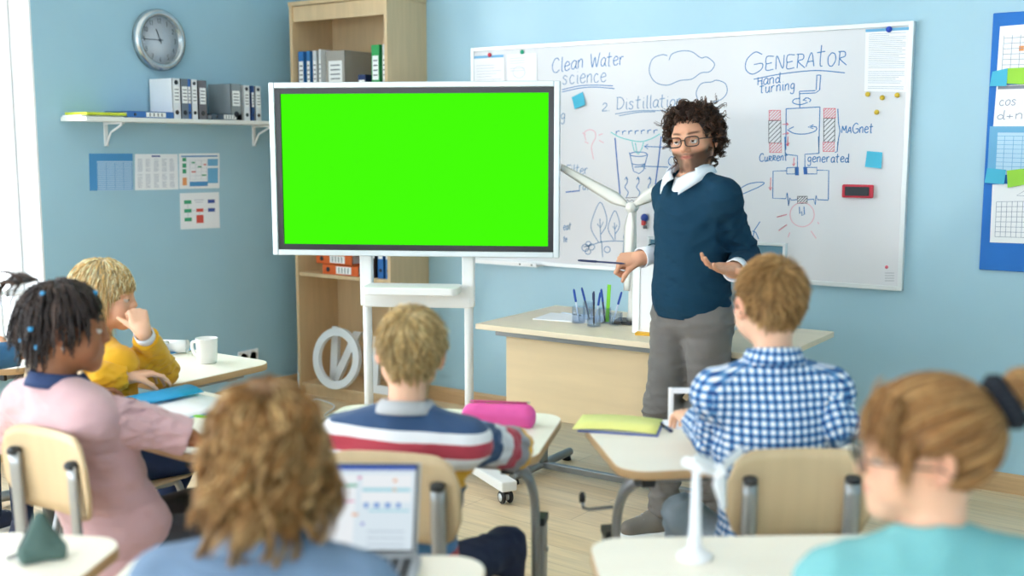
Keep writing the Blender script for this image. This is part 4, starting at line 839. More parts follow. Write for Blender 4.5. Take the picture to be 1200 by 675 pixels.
# ================================================================ pupils' desks and chairs
m_dtop = mat('desk_laminate', 'f8f2e4', .4, noise=.02, nscale=2, stretch=(1, 9, 9)); m_edge = mat('beech_edge', 'caa77c', .5, noise=.05, nscale=4); m_steel = mat('desk_steel', 'a3a6a8', .36, .6); m_hook = mat('hook_steel', 'a7abad', .3, .9)
def make_desk():
    r = empty('pupil_desk')
    ed = MB().prism(rrect(.70, .50, .075, 8), .716, .7385, smooth=True); ed.build('edge_board', m_edge, r, .002)
    MB().prism(rrect(.697, .497, .074, 8), .7385, .741, smooth=True).build('desk_top', m_dtop, r, .0008)
    MB().box((0, .1, .70), (.56, .045, .03)).build('cross_rail', m_steel, r, .003); MB().box((0, -.16, .70), (.52, .03, .03)).build('front_rail', m_steel, r, .003)
    for s in (-1, 1):
        MB().box((s*.27, -.03, .703), (.035, .36, .024)).build('side_rail', m_steel, r, .003); MB().box((s*.27, -.215, .703), (.034, .012, .03)).build('rail_cap', m_dark, r, .002)
        pts = bez([(s*.285, -.17, .70), (s*.31, -.13, .655), (s*.322, -.10, .58), (s*.325, -.095, .45)], 6)+[Vector((s*.325, -.095, .10))]
        lg = MB().tube([tuple(p) for p in pts], .03, 12, flat=.42, up=(0, 1, 0)); lg = lg.build('leg', m_steel, r)
        MB().box((s*.325, -.035, .27), (.036, .06, .46)).build('outer_column', m_steel, lg, .006); MB().box((s*.325, -.035, .507), (.04, .066, .022)).build('column_cap', m_dark, lg, .003)
        for z in (.16, .42): MB().lathe([(0, 0), (.008, 0), (.008, .004), (0, .004)], (s*.345, -.035, z), 10, Matrix.Rotation(R(90*s), 3, 'Y')).build('bolt', m_hook, lg)
        MB().tube([(s*.325, -.22, .035), (s*.325, -.1, .05), (s*.325, .05, .05), (s*.325, .22, .035)], .024, 12).build('foot', m_steel, r)
        for y in (-.2, .2): MB().lathe([(0, 0), (.022, 0), (.02, .02), (0, .02)], (s*.325, y, 0), 12).build('foot_pad', m_dark, r)
    hk = MB().tube([(-.335, -.1, .60), (-.40, -.1, .596), (-.415, -.1, .602), (-.418, -.1, .625)], .0045, 8).build('bag_hook', m_hook, r); MB().lathe([(0, 0), (.008, 0), (.009, .015), (.006, .026), (0, .027)], (-.418, -.1, .618), 12).build('hook_tip', m_dark, hk)
    return r
m_ply = mat('plywood_beech', 'd6bd97', .45, noise=.05, nscale=3, stretch=(10, 2, 1)); m_plye = mat('plywood_edge', 'c3a077', .6)
def curved_panel(w_, h_, r_, bend, t, fn, n=8):
    """rounded panel in x/z, curved back at its sides by bend"""
    pts = rrect(w_, h_, r_, n); mb = MB(); N = 18
    xs = np.linspace(-w_/2, w_/2, N+1); vs = []
    def zr(x):
        d = abs(x)-(w_/2-r_); return h_/2 if d <= 0 else h_/2-r_+math.sqrt(max(r_*r_-d*d, 0))
    M_ = 8
    for side in (0, 1):
        for x in xs:
            z_ = zr(x)
            for j in range(M_+1):
                zz = -z_+2*z_*j/M_; yb_ = bend*((x/(w_/2))**2-1); vs.append(fn(x, yb_+(t if side else 0), zz))
    K = (N+1)*(M_+1); fs = []
    for i in range(N):
        for j in range(M_):
            a = i*(M_+1)+j; b = a+M_+1; fs += [(a, b, b+1, a+1), (K+a, K+a+1, K+b+1, K+b)]
        for j in (0, M_): a = i*(M_+1)+j; b = a+M_+1; fs.append((a, b, K+b, K+a) if j else (b, a, K+a, K+b))
    for i in (0, N):
        for j in range(M_): a = i*(M_+1)+j; fs.append((a, a+1, K+a+1, K+a) if i == 0 else (a+1, a, K+a, K+a+1))
    return mb.add(vs, fs, True)
def make_chair():
    r = empty('pupil_chair')
    b = curved_panel(.34, .215, .07, .03, .011, lambda x, y, z: (x, -.165-y-.10*z-.035, .757+z)); bk = b.build('backrest', m_ply, r)
    curved_panel(.39, .38, .06, .012, .011, lambda x, y, z: (x, z, .438-.0+y*.6-.05*max(0, z-.1)**1)).build('seat', m_ply, r)
    for s in (-1, 1):
        up = [(s*.135, -.075, .425), (s*.125, -.16, .43), (s*.118, -.199, .48), (s*.118, -.204, .62), (s*.118, -.211, .797)]
        MB().tube([tuple(p) for p in bez(up, 5)], .019, 12, flat=.55, up=(1, 0, 0)).build('back_upright', m_steel, r)
        MB().lathe([(.0175, -.008), (.018, .003), (.013, .008), (0, .009)], (s*.118, -.211, .799), 12).build('upright_cap', m_dark, r)
        MB().tube([tuple(p) for p in bez([(s*.135, -.08, .422), (s*.145, .08, .42), (s*.16, .13, .40), (s*.17, .155, .2), (s*.175, .17, .02)], 5)], .0125, 12).build('leg', m_steel, r)
        MB().tube([(s*.15, -.10, .42), (s*.175, -.19, .02)], .0125, 12).build('leg', m_steel, r)
        for y in (.17, -.19): MB().lathe([(0, 0), (.016, 0), (.015, .025), (0, .025)], (s*.175, y, 0), 12).build('leg_cap', m_dark, r)
    MB().tube([(-.14, -.04, .42), (.14, -.04, .42)], .01, 10).build('cross_tube', m_steel, r)
    return r
desk0 = make_desk(); chair0 = make_chair(); used = {'desk': False, 'chair': False}
def place(kind, x, y, h, label, group):
    p = desk0 if kind == 'desk' else chair0; o = copy_tree(p) if used[kind] else p; used[kind] = True
    o.location = (x, y, 0); o.rotation_euler = (0, 0, R(h)); tag(o, label, kind, group); return o
gD, gC = "pupils' desks", "pupils' chairs"
dk = dict(check=(-1.15, 2.77, 42), striped=(-1.90, 2.42, 22), yellow=(-3.35, 2.62, 0), right=(-.655, 1.905, 36), mid=(-1.37, 1.31, 31), left=(-2.07, .99, 28), pink=(-2.57, 2.12, -3), blue=(-4.05, 2.46, 0))
dl = dict(check='desk with a yellow folder in front of the boy in checked shirt', striped='desk with a pink pencil case in front of the boy in striped sweater', yellow='desk with a white mug in front of the child in yellow', right='desk with a small white turbine beside the girl with a bun', mid='desk with an open laptop in front of the curly haired child', left='desk with a dark green pencil case in the near left corner', pink='desk with a blue notebook in front of the child in pink cardigan', blue='desk by the window at the far left, in front of the child in blue')
for k, (x, y, h) in dk.items(): place('desk', x, y, h, dl[k], gD)
# chair given by the middle of its backrest top
def chair_at(bx, by, h, label): f_ = np.array([-math.sin(R(h)), math.cos(R(h))]); c = np.array([bx, by])+f_*.205; return place('chair', c[0], c[1], h, label, gC)
chair_at(-.79, 2.365, 36, 'beech chair behind the boy in the blue checked shirt')
chair_at(-1.555, 1.82, 22, 'beech chair behind the boy in the striped sweater')
chair_at(-2.385, 1.51, 0, 'beech chair behind the child in the pink cardigan')
chair_at(-3.10, 2.02, 0, 'beech chair behind the child in the yellow sweater')
chair_at(-3.97, 1.74, 0, 'beech chair under the child in blue at the far left')
chair_at(-1.13, .93, 30, 'beech chair under the child with curly shoulder length hair')
chair_at(-.26, 1.52, 38, 'beech chair under the girl in mint with a bun')

# ---------------------------------------------------------------- things on the desks
DT = .741
def onDesk(u, v): return atZ(u, v, DT)
mg = onDesk(243, 425); mug = empty('mug', (mg[0], mg[1]+.0, DT), label='white mug on the desk of the child in yellow', cat='mug')
MB().lathe([(0, 0), (.033, 0), (.036, .004), (.041, .09), (.042, .095), (.039, .095), (.033, .008), (0, .006)], n=32).build('cup_body', mat('mug_white', 'f3f4f4', .25), mug)
MB().tube([tuple(p) for p in bez([(-.038, -.01, .078), (-.062, -.014, .074), (-.066, -.014, .05), (-.055, -.012, .03), (-.036, -.01, .026)], 6)], .006, 10).build('handle', mat('mug_white', 'f3f4f4', .25), mug)
def notebook(loc_, rz, w_, d_, col, label, open_=False, th=.012):
    n = empty('notebook', loc_, rz, label, 'notebook'); m = mat('cover_'+col, col, .45)
    if not open_:
        MB().box((0, 0, th/2), (w_-.006, d_-.006, th-.003)).build('pages', m_paper, n); MB().box((0, 0, th), (w_, d_, .002)).build('cover', m, n, .001)
    else:
        vs = []; N = 10
        for y in (-d_/2, d_/2):
            for k in range(N+1): x = -w_+2*w_*k/N; vs.append((x, y, .004+.014*abs(math.sin(math.pi*k/N*1))*(.6+.4*abs(x)/w_)))
        for y in (-d_/2, d_/2):
            for k in range(N+1): x = -w_+2*w_*k/N; vs.append((x, y, .001))
        K = N+1; fs = []
        for k in range(N): fs += [(k, k+1, K+k+1, K+k), (2*K+k, 3*K+k, 3*K+k+1, 2*K+k+1), (k, 2*K+k, 2*K+k+1, k+1), (K+k, K+k+1, 3*K+k+1, 3*K+k)]
        fs += [(0, K, 3*K, 2*K), (N, 2*K+N, 3*K+N, K+N)]; MB().add(vs, fs, True).build('pages', m_paper, n); 
        MB().box((0, 0, .0008), (2*w_+.01, d_+.01, .0016)).build('cover', m, n)
        # a leaf of the blue cover turned over the left page
        vs2 = [(x_, y_, z_+.003) for y_ in (-d_/2, d_/2) for x_, z_ in zip(np.linspace(-w_*.98, -.01, 8), .004+.03*np.sin(np.linspace(.3, 2.6, 8)))]; vs2 += [(a, b, c+.0012) for a, b, c in vs2]
        f2 = [(k, k+1, 8+k+1, 8+k) for k in range(7)]+[(16+k, 24+k, 24+k+1, 16+k+1) for k in range(7)]+[(k, 16+k, 17+k, k+1) for k in range(7)]+[(8+k, 9+k, 25+k, 24+k) for k in range(7)]+[(0, 8, 24, 16), (7, 23, 31, 15)]
        MB().add(vs2, f2, True).build('turned_cover', m, n)
    return n
nbp_ = onDesk(200, 474); notebook((nbp_[0]+.03, nbp_[1], DT), R(-4), .16, .22, '27a3dc', 'bright blue open notebook on the desk of the child in pink', True)
np2 = onDesk(205, 412); notebook((np2[0]-.05, np2[1]-.02, DT), R(4), .2, .14, '3d9bd0', 'thin blue notebook behind the elbow on the desk with the mug', False, .006)
gp = onDesk(226, 489); pen((gp[0], gp[1], DT+.0045), (1, .35, 0), .13, 'green', 'green pen lying beside the blue notebook', 'green')
# white paper roll standing behind the yellow sleeve
for i, (u, v, rr_, lb) in enumerate(((167, 410, .03, 'loose roll of white paper behind the yellow sleeve, left of two'), (191, 408, .028, 'loose roll of white paper behind the yellow sleeve, right of two'))):
    q_ = onDesk(u, v+6); ro = empty('paper_roll', (q_[0], q_[1], DT), R(30), lb, 'paper roll', 'paper rolls on the desk with the mug'); sp = [((rr_-.006*a/6.28)*math.cos(a), (rr_-.006*a/6.28)*math.sin(a)) for a in np.linspace(0, 10, 50)]
    mb = MB(); vs = [(y_, x_, z_+rr_) for x_, z_ in sp for y_ in (0, .1)]; fs = [(2*k, 2*k+1, 2*k+3, 2*k+2) for k in range(49)]
    mb.add(vs, fs, True); o = mb.build('sheet', m_paper, ro); md = o.modifiers.new('th', 'SOLIDIFY'); md.thickness = .001
# pencil cases
def soft_case(name, loc_, rz, L_, W_, H_, col, label, pointed=False):
    o = empty(name, loc_, rz, label, 'pencil case'); s_ = S(.012)
    if pointed: s_.box((0, 0, .012), (L_/2, W_/2, .012), .008); s_.rc((-L_*.36, 0, .02), (-L_*.05, 0, H_-.01), W_*.3, .006); s_.rc((L_*.36, 0, .02), (L_*.02, 0, H_-.01), W_*.3, .006); s_.rc((0, 0, .03), (0, 0, H_-.01), W_*.42, .007)
    else:
        s_.rc((-L_/2+W_*.4, 0, W_*.42), (L_/2-W_*.4, 0, W_*.46), W_*.42, W_*.46); s_.box((0, 0, W_*.3), (L_/2, W_*.46, W_*.3), .012)
    s_.plane((0, 0, 0), (0, 0, -1)); s_.noise = lambda P: .0022*wob(P, 90, 4)
    v, q = s_.mesh(.0035); np_mesh('case_body', v, q, mat('fabric_'+col, col, .7, bump=.3, bscale=500), o)
    zt = H_ if pointed else W_*.93
    if pointed: MB().tube([tuple(p) for p in bez([(-L_*.5, W_*.32, .02), (-L_*.12, .004, H_-.012), (L_*.1, .0, H_-.012)], 6)], .0035, 8).build('zipper', m_dark, o); MB().tube([(-L_*.5, W_*.3, .012), (-L_*.75, W_*.35, .006)], .004, 8).build('zip_pull', m_dark, o)
    else: MB().tube([(-L_/2+.02, 0, zt), (L_/2-.02, 0, zt+.002)], .003, 8).build('zipper', mat('zip_pink', 'c93a86', .5), o); MB().box((L_/2-.02, .006, zt+.002), (.016, .006, .003)).build('zip_pull', m_hook, o)
    return o
pcs = onDesk(592, 500); soft_case('pencil_case', (pcs[0]-.03, pcs[1]+.01, DT), R(22), .21, .072, .06, 'ef5fae', 'hot pink pencil case on the desk of the boy in stripes')
gcs = onDesk(50, 655); soft_case('pencil_case', (gcs[0], gcs[1]+.0, DT), R(62), .085, .05, .095, '4c6660', 'dark green pointed pencil case on the near left desk', True)
# yellow folder on the checked boy's desk
yfp = onDesk(728, 501); fo = empty('document_folder', (yfp[0], yfp[1], DT), R(20), 'yellow folder with a blue inside lying on the checked boy\'s desk', 'folder')
MB().box((0, 0, .002), (.23, .16, .004), rotz(R(0))).build('back_cover', mat('folder_blue', '6f7fc4', .5), fo, .001); MB().box((-.004, .006, .0055), (.225, .15, .003)).build('papers', m_paper, fo)
vs = []; N = 8
for y in (-.08, .09):
    for k in range(N+1): x = -.13+.24*k/N; vs.append((x, y+.0, .0075+.006*math.sin(math.pi*k/N)))
vs += [(a, b, c+.0015) for a, b, c in vs]; K = N+1
fs = [(k, k+1, K+k+1, K+k) for k in range(N)]+[(2*K+k, 3*K+k, 3*K+k+1, 2*K+k+1) for k in range(N)]+[(k, 2*K+k, 2*K+k+1, k+1) for k in range(N)]+[(K+k, K+k+1, 3*K+k+1, 3*K+k) for k in range(N)]+[(0, K, 3*K, 2*K), (N, 2*K+N, 3*K+N, K+N)]
MB().add(vs, fs, True).build('front_cover', mat('folder_yellow', 'eff092', .5), fo)
bp_ = onDesk(776, 498); pen((bp_[0]-.02, bp_[1]+.01, DT+.005), (.8, -.8, .02), .12, 'black', 'dark pen lying right of the yellow folder', 'navy')
# white frame model
wf = onDesk(808, 500); wfz = atD(808, 455, math.hypot(wf[0], wf[1]))[2]-DT
fm = empty('frame_model', (wf[0], wf[1], DT), R(30), 'white open rectangular frame model in front of the checked boy', 'model'); m_fm = mat('frame_white', 'eeeef6', .5)
for s in (-1, 1): MB().box((s*.055, 0, wfz/2), (.014, .02, wfz)).build('post', m_fm, fm, .002)
MB().box((0, 0, wfz-.007), (.096, .02, .014)).build('top_bar', m_fm, fm, .002); MB().box((0, 0, .005), (.15, .07, .01)).build('base', m_fm, fm, .002)
# small turbines on pupils' desks
t1_ = onDesk(814, 654); turbine((t1_[0], t1_[1]+.0, DT), R(75), .19, .075, (20, 150, 285), .012, 'small white wind turbine model on the desk beside the girl in mint', m_tw2, 'disc', bw=.02)
t2_ = onDesk(4, 408); turbine((t2_[0], t2_[1], DT), R(60), .23, .10, (0, 120, 240), .010, 'small white wind turbine model on the desk by the window', m_tw2, 'disc', bw=.018)
# laptop
hg = onDesk(489, 657); rz_ = R(33); rv_ = np.array([math.cos(rz_), math.sin(rz_)]); hc_ = hg[:2]-rv_*.148
lp = empty('laptop', (hc_[0], hc_[1], DT), rz_, 'open silver laptop with a bright page on the curly child\'s desk', 'laptop')
m_lap = mat('laptop_silver', 'b9bec4', .35, .7)
MB().prism(rrect(.315, .215, .012), .001, .014, lambda x, y, z: (x, y-.11, z)).build('laptop_base', m_lap, lp, .002)
kb = MB()
for j in range(5):
    for i in range(13): kb.box((-.132+.022*i, -.035-.02*j, .015), (.018, .016, .002))
kb.build('keyboard', m_dark, lp, .0006); MB().box((0, -.17, .0143), (.1, .055, .0008)).build('touchpad', m_alu, lp)
Rt = Matrix.Rotation(R(-34), 3, 'X') @ Matrix.Diagonal((.93, 1, .87))
lid = MB().box(tuple(Rt @ Vector((0, .004, .108))+Vector((0, .0, .012))), (.316, .006, .216), Rt).build('screen_lid', m_lap, lp, .002)
def lidp(x, z, o=0): return tuple(Rt @ Vector((x, -.001-o, z))+Vector((0, 0, .012)))
def lidq(mb, x0, x1, z0, z1, o): vs = [lidp(x0, z0, o), lidp(x1, z0, o), lidp(x1, z1, o), lidp(x0, z1, o)]; vs += [lidp(x0, z0, o-.0006), lidp(x1, z0, o-.0006), lidp(x1, z1, o-.0006), lidp(x0, z1, o-.0006)]; return mb.add(vs, [(0, 1, 2, 3), (7, 6, 5, 4), (0, 4, 5, 1), (1, 5, 6, 2), (2, 6, 7, 3), (3, 7, 4, 0)])
lidq(MB(), -.153, .153, .006, .212, .0012).build('bezel', m_bez, lid)
def em(n, c, s=LAPTOP): return mat('ui_'+n, '101214', .5, emit=c, estr=s)
lidq(MB(), -.148, .148, .010, .207, .0018).build('screen_page', em('page', 'e4f2fb'), lid)
ui = dict(bar=('2a56b8', [(-.148, .148, .196, .207)]), white=('f6fbff', [(-.14, .02, .02, .185), (.032, .14, .12, .185)]), green=('49b391', [(-.02, .022, .166-.01, .162)]), cyan=('9fdcea', [(.034, .138, .145, .153), (.05, .138, .098, .102)]), blue=('3f86d8', [(.062, .072, .107, .118), (.086, .096, .107, .118), (.11, .118, .107, .118), (.04, .048, .107, .118)]), pink=('e86aa6', [(-.02, .018, .12, .123), (.022, .030, .175, .18)]), orange=('f0a35c', [(.1, .108, .168, .174), (.1, .108, .146, .152), (.015, .028, .088, .093)]), navy=('5f5fd0', [(.036, .042, .066, .072)]), grey=('b9c9d8', [(-.13, -.03, z, z+.003) for z in (.05, .065, .08, .095, .11, .135, .15)]+[(.05, .13, z, z+.003) for z in (.02, .035, .05)]))
for k, (c, rs) in ui.items():
    mb = MB(); [lidq(mb, a, b, c0, d0, .0024 if k == 'white' else .003) for a, b, c0, d0 in rs]; mb.build('screen_blocks', em(k, c), lid)
# cable on the floor by the bookcase
cpts = [atX(352, 455, WL+.03), atZ(352, 470, .012), atZ(372, 468, .008), atZ(392, 476, .008), atZ(380, 488, .008), atZ(410, 492, .008), atZ(432, 500, .008)]
cpts[0] = np.array([WL+.02, cpts[0][1], .25]); cb_ = MB().tube([tuple(p) for p in bez([tuple(p) for p in cpts], 8)], .005, 8).build('power_cable', mat('cable_white', 'dfe2e4', .5), None); tag(cb_, 'white power cable running along the floor beside the bookcase', 'cable')
# ================================================================ people
def Rm(yaw=0, pitch=0, roll=0): return np.array((Matrix.Rotation(yaw, 3, 'Z') @ Matrix.Rotation(pitch, 3, 'X') @ Matrix.Rotation(roll, 3, 'Y')))
def ik(s, w, l1, l2, pole):
    s, w, pole = map(lambda a: np.array(a, float), (s, w, pole)); d = w-s; L = min(np.linalg.norm(d), (l1+l2)*.999); u = d/np.linalg.norm(d)
    a = (l1*l1-l2*l2+L*L)/(2*L); h = math.sqrt(max(l1*l1-a*a, 0)); p = pole-u*(pole@u); p /= np.linalg.norm(p)+1e-9; return s+u*a+p*h
class Acc:
    """gathers pieces into ONE mesh"""
    def __init__(s): s.v = []; s.q = []; s.c = []; s.n = 0
    def add(s, v, q, c):
        s.v.append(v); s.q.append(q+s.n); s.n += len(v); s.c.append(np.broadcast_to(np.asarray(c, float), (len(v), 3)))
    def build(s, name, m, parent): return np_mesh(name, np.concatenate(s.v), np.concatenate(s.q), m, parent, np.concatenate(s.c))
L3 = lambda c: np.array(lin(c)[:3])
def head_sdf(sc_, child, neckto, nr, ears=True):
    """head frame: +y forward, z up, origin between the ears at mid head; sizes for an adult times sc_"""
    k = 1.0; s = S(.022)
    s.ell((0, -.014, .032), (.077, .097, .088), k=0)
    s.ell((0, .018, -.03), (.060 if not child else .063, .070, .074), k=.03)
    s.rc((-.046, .0, -.050), (-.016, .060, -.090), .019, .017, .03); s.rc((.046, .0, -.050), (.016, .060, -.090), .019, .017, .03)
    s.ell((0, .066, -.093), (.021, .017, .017), k=.02)
    for x in (-1, 1):
        s.ell((x*.042, .054, -.026), (.024, .022, .022), k=.025)
        s.rc((x*.050, .058, .022), (x*.014, .083, .021), .010, .010, .016)
        if child: s.ell((x*.042, .050, -.052), (.024, .026, .024), k=.025)
    for x in (-1, 1): s.ell((x*.033, .097, .002), (.017, .013, .012), k=.012, sub=True)
    nl = .112 if not child else .101
    s.rc((0, .086, .012), (0, nl-.006, -.022), .007, .0105, .012)
    s.ell((0, nl-.004, -.027), (.011, .011, .009), k=.008)
    for x in (-1, 1): s.ell((x*.012, .093 if not child else .088, -.030), (.0078, .0105, .0075), k=.006)
    for x in (-1, 1): s.ell((x*.0065, nl-.007, -.0365), (.0032, .0045, .003), k=.003, sub=True)
    s.ell((0, .074, -.056), (.027, .016, .022), k=.02)
    s.rc((-.024, .078, -.0505), (0, .0885, -.053), .0022, .0036, .006); s.rc((.024, .078, -.0505), (0, .0885, -.053), .0022, .0036, .006)
    s.rc((-.022, .078, -.0560), (0, .0875, -.0625), .0024, .0046, .006); s.rc((.022, .078, -.0560), (0, .0875, -.0625), .0024, .0046, .006)
    s.rc((-.027, .083, -.0525), (0, .0915, -.0578), .0013, .0016, .003, True); s.rc((.027, .083, -.0525), (0, .0915, -.0578), .0013, .0016, .003, True)
    if ears:
        for x in (-1, 1):
            E_ = Rm(x*-.42, .12, x*.18)
            s.ell((x*.084, -.014, -.004), (.0065, .020, .032), E_, k=.008); s.ell((x*.0915, -.010, .002), (.006, .0115, .018), E_, k=.004, sub=True)
    s.rc((0, -.028, -.045), neckto, .052*nr, .058*nr, .028)
    return s
def skin_cols(P, base, lip, cheek, beard=None, brow=None):
    c = np.broadcast_to(base, P.shape).copy()
    def mix(c, w, t): return c*(1-w[:, None])+t*w[:, None]
    g = lambda cx, cy, cz, r: np.exp(-(((P[:, 0]-cx)**2+(P[:, 1]-cy)**2+(P[:, 2]-cz)**2)/(r*r)))
    c = mix(c, .35*(g(.042, .07, -.035, .026)+g(-.042, .07, -.035, .026)), cheek)
    c = mix(c, .3*g(0, .105, -.025, .015), cheek)
    if beard is not None:
        w = np.clip((-.034-P[:, 2]-.25*np.clip(P[:, 1]-.02, 0, 1)+.02)/.018, 0, 1)*np.clip((P[:, 1]-.0)/.02, 0, 1)*np.clip((P[:, 2]+.118)/.01, 0, 1)
        w *= np.clip(np.abs(P[:, 0])/.02, .0, 1)*.6+.4; w *= .85
        st = np.clip(1-np.abs(P[:, 2]+.046)/.008, 0, 1)*np.clip(1.2-np.abs(P[:, 0])/.026, 0, 1)*(P[:, 1] > .075)
        ch = g(0, .08, -.088, .026); w = np.clip(np.maximum(np.maximum(w, st*.85), ch*.8), 0, .9)
        c = mix(c, w, beard)
    lw = np.exp(-((P[:, 2]+.0577)/.0062)**4)*np.exp(-(P[:, 0]/.021)**4)*(P[:, 1] > .07)
    c = mix(c, lw*.85, lip)
    if brow is not None:
        for x in (-1, 1):
            xx = P[:, 0]*x; w = (P[:, 1] > .04)*np.exp(-((xx-.032)/.021)**6)*np.exp(-((P[:, 2]-(.0268+.10*(xx-.013)-3.2*(xx-.030)**2))/.0042)**4); c = mix(c, w*.85, brow)
    ear = (np.abs(P[:, 0]) > .078) & (np.abs(P[:, 2]) < .04); c = mix(c, ear*.35, cheek)
    return c
def hand_sdf(F, N, thumb, curls, spread=.12, sc_=1.0, thumb_curl=(.3, .3, .3), thumb_out=.75):
    """wrist at origin, F finger direction, N palm normal, thumb side = thumb * F x N; returns SDF in body axes"""
    F = np.array(F, float); F /= np.linalg.norm(F); N = np.array(N, float); N -= F*(N@F); N /= np.linalg.norm(N); T_ = np.cross(F, N)*thumb
    s = S(.010*sc_); P = lambda f, t, n: (F*f+T_*t+N*n)*sc_
    s.rc(P(-.012, 0, 0), P(.012, 0, 0), .0225*sc_, .024*sc_, .02)
    kn = []
    for i, t in enumerate((.030, .0105, -.010, -.029)): 
        kx = (.088, .093, .088, .078)[i]; k_ = P(kx, t, -.002); kn.append(k_); s.rc(P(.012, t*.55, 0), k_, .0155*sc_, .0115*sc_, .012*sc_)
    s.ell(P(.045, 0, .001), np.abs(F*.04+T_*.034+N*.014)*sc_+.004, k=.012*sc_) if False else None
    s.rc(P(.02, .018, .006), P(.055, .026, .004), .016*sc_, .012*sc_, .012*sc_); s.rc(P(.02, -.018, .005), P(.055, -.024, .003), .015*sc_, .012*sc_, .012*sc_)
    Ls = ((.044, .026, .021), (.048, .030, .022), (.045, .028, .022), (.036, .021, .019)); rs = (.0088, .0080, .0072, .0062)
    for i in range(4):
        a = 0; p = kn[i]; cl = curls[i]; sp = spread*(1.2, .3, -.5, -1.3)[i]
        for j in range(3):
            a += cl[j]; d = (F*math.cos(a)+N*math.sin(a))*math.cos(sp)+T_*math.sin(sp)*(math.cos(a) if a < 1.5 else 0.05); d /= np.linalg.norm(d)
            q = p+d*Ls[i][j]*sc_; s.rc(p, q, rs[j]*sc_*(1 if i < 3 else .88), rs[j+1]*sc_*(1 if i < 3 else .88), .004*sc_); p = q
    p = P(.022, .026, .006); a = thumb_out; b = 0
    for j, (L_, r0, r1) in enumerate(((.042, .0145, .0112), (.031, .0108, .0092), (.026, .0092, .0072))):
        b += thumb_curl[j]; d = F*math.cos(a)+T_*math.sin(a); d = d*math.cos(b)+N*math.sin(b); q = p+d*L_*sc_; s.rc(p, q, r0*sc_, r1*sc_, .006*sc_); p = q; a -= .12
    return s
OPEN = [(.12, .15, .1)]*4; RELAX = [(.35, .45, .25), (.4, .5, .3), (.45, .55, .3), (.5, .55, .3)]; FIST = [(1.35, 1.5, .9)]*4; CUP = [(.5, .5, .3), (.6, .6, .3), (.7, .6, .35), (.75, .65, .35)]
m_skin = mat_attr('skin', .5, sss=.12, spec=.35, bump=.08, bscale=350)
m_hair = mat_attr('hair', .48, spec=.35); m_eye = mat('eye_white', 'd4ccc6', .2, spec=.6); m_iris = mat('eye_iris', '4a3324', .2); 
m_gl = mat('glasses_frame', '2a2320', .3); m_lens = mat_glass('glasses_lens', 'fdfeff', 0)
def head_matrix(hp, yaw, pitch, roll, sc_):
    M = np.eye(4); M[:3, :3] = Rm(yaw, pitch, roll)*sc_; M[:3, 3] = hp; return M
def add_head(acc, root, hp, yaw, pitch, roll, sc_, child, neck_l, cols, nr=1.0, h=.0042, ears=True):
    M = head_matrix(hp, yaw, pitch, roll, sc_); Mi = np.linalg.inv(M); nt = tf(Mi, np.array([neck_l]))[0]
    s = head_sdf(sc_, child, nt, nr, ears); v, q = s.mesh(h); acc.add(tf(M, v), q, skin_cols(v, **cols))
    for x in (-1, 1):
        e = S(0); e.ell((x*.0325, .0808-.0055*child, .0015), (.0125, .0125, .0125)); ev, eq = e.mesh(.0025); np_mesh('eye', tf(M, ev), eq, m_eye, root)
        d = np.array([x*.0325, .0808-.0055*child, .0015]); g = Matrix.Rotation(R(-90), 3, 'X'); mb = MB().lathe([(0, .0105), (.0062, .0102), (.0062, .0120), (0, .0128)], tuple(d), 14, g); mb.v = [tuple(p) for p in tf(M, np.array(mb.v))]; mb.build('iris', m_iris, root)
        lid = S(0); lid.ell((x*.0325, .0806-.0055*child, .0022), (.0138, .0138, .0138)); lid.plane((0, .0835-.0055*child, .0048), (0, -.25, -1)); lv, lq = lid.mesh(.002); 
        if len(lv): acc.add(tf(M, lv), lq, cols['base']*.93)
    return M
def glasses(root, M, col=None):
    g = MB(); m_ = m_gl
    for x in (-1, 1):
        sq = lambda q_, e_: math.copysign(abs(q_)**e_, q_)
        pts = [(x*.034+.0265*sq(math.cos(a), .6), .1065-.025*abs(x*.034+.0265*sq(math.cos(a), .6)), -.001+.0175*sq(math.sin(a), .6)*(1.0 if math.sin(a) > 0 else 1.02-.0)) for a in np.linspace(0, 2*math.pi, 32)[:-1]]
        g.tube(pts, .0023, 6, closed=True); g.tube([(x*.059, .1045, .006), (x*.076, .085, .006), (x*.087, .02, .004), (x*.087, -.008, .002), (x*.083, -.028, -.014)], .0019, 6)
    g.tube([(-.0095, .1065, .003), (0, .109, .0055), (.0095, .1065, .003)], .0018, 6); g.v = [tuple(p) for p in tf(M, np.array(g.v))]
    o = g.build('glasses', m_, root)
    for x in (-1, 1):
        l = MB().lathe([(0, 0), (.0235, 0), (.0235, .0008), (0, .0008)], (0, 0, 0), 24, Matrix.Rotation(R(-90), 3, 'X')); l.v = [tuple(p) for p in tf(M, np.array(l.v)*np.array([1, 1, .72])+np.array([x*.034, .1045, -.001]))]; l.build('lens', m_lens, o)
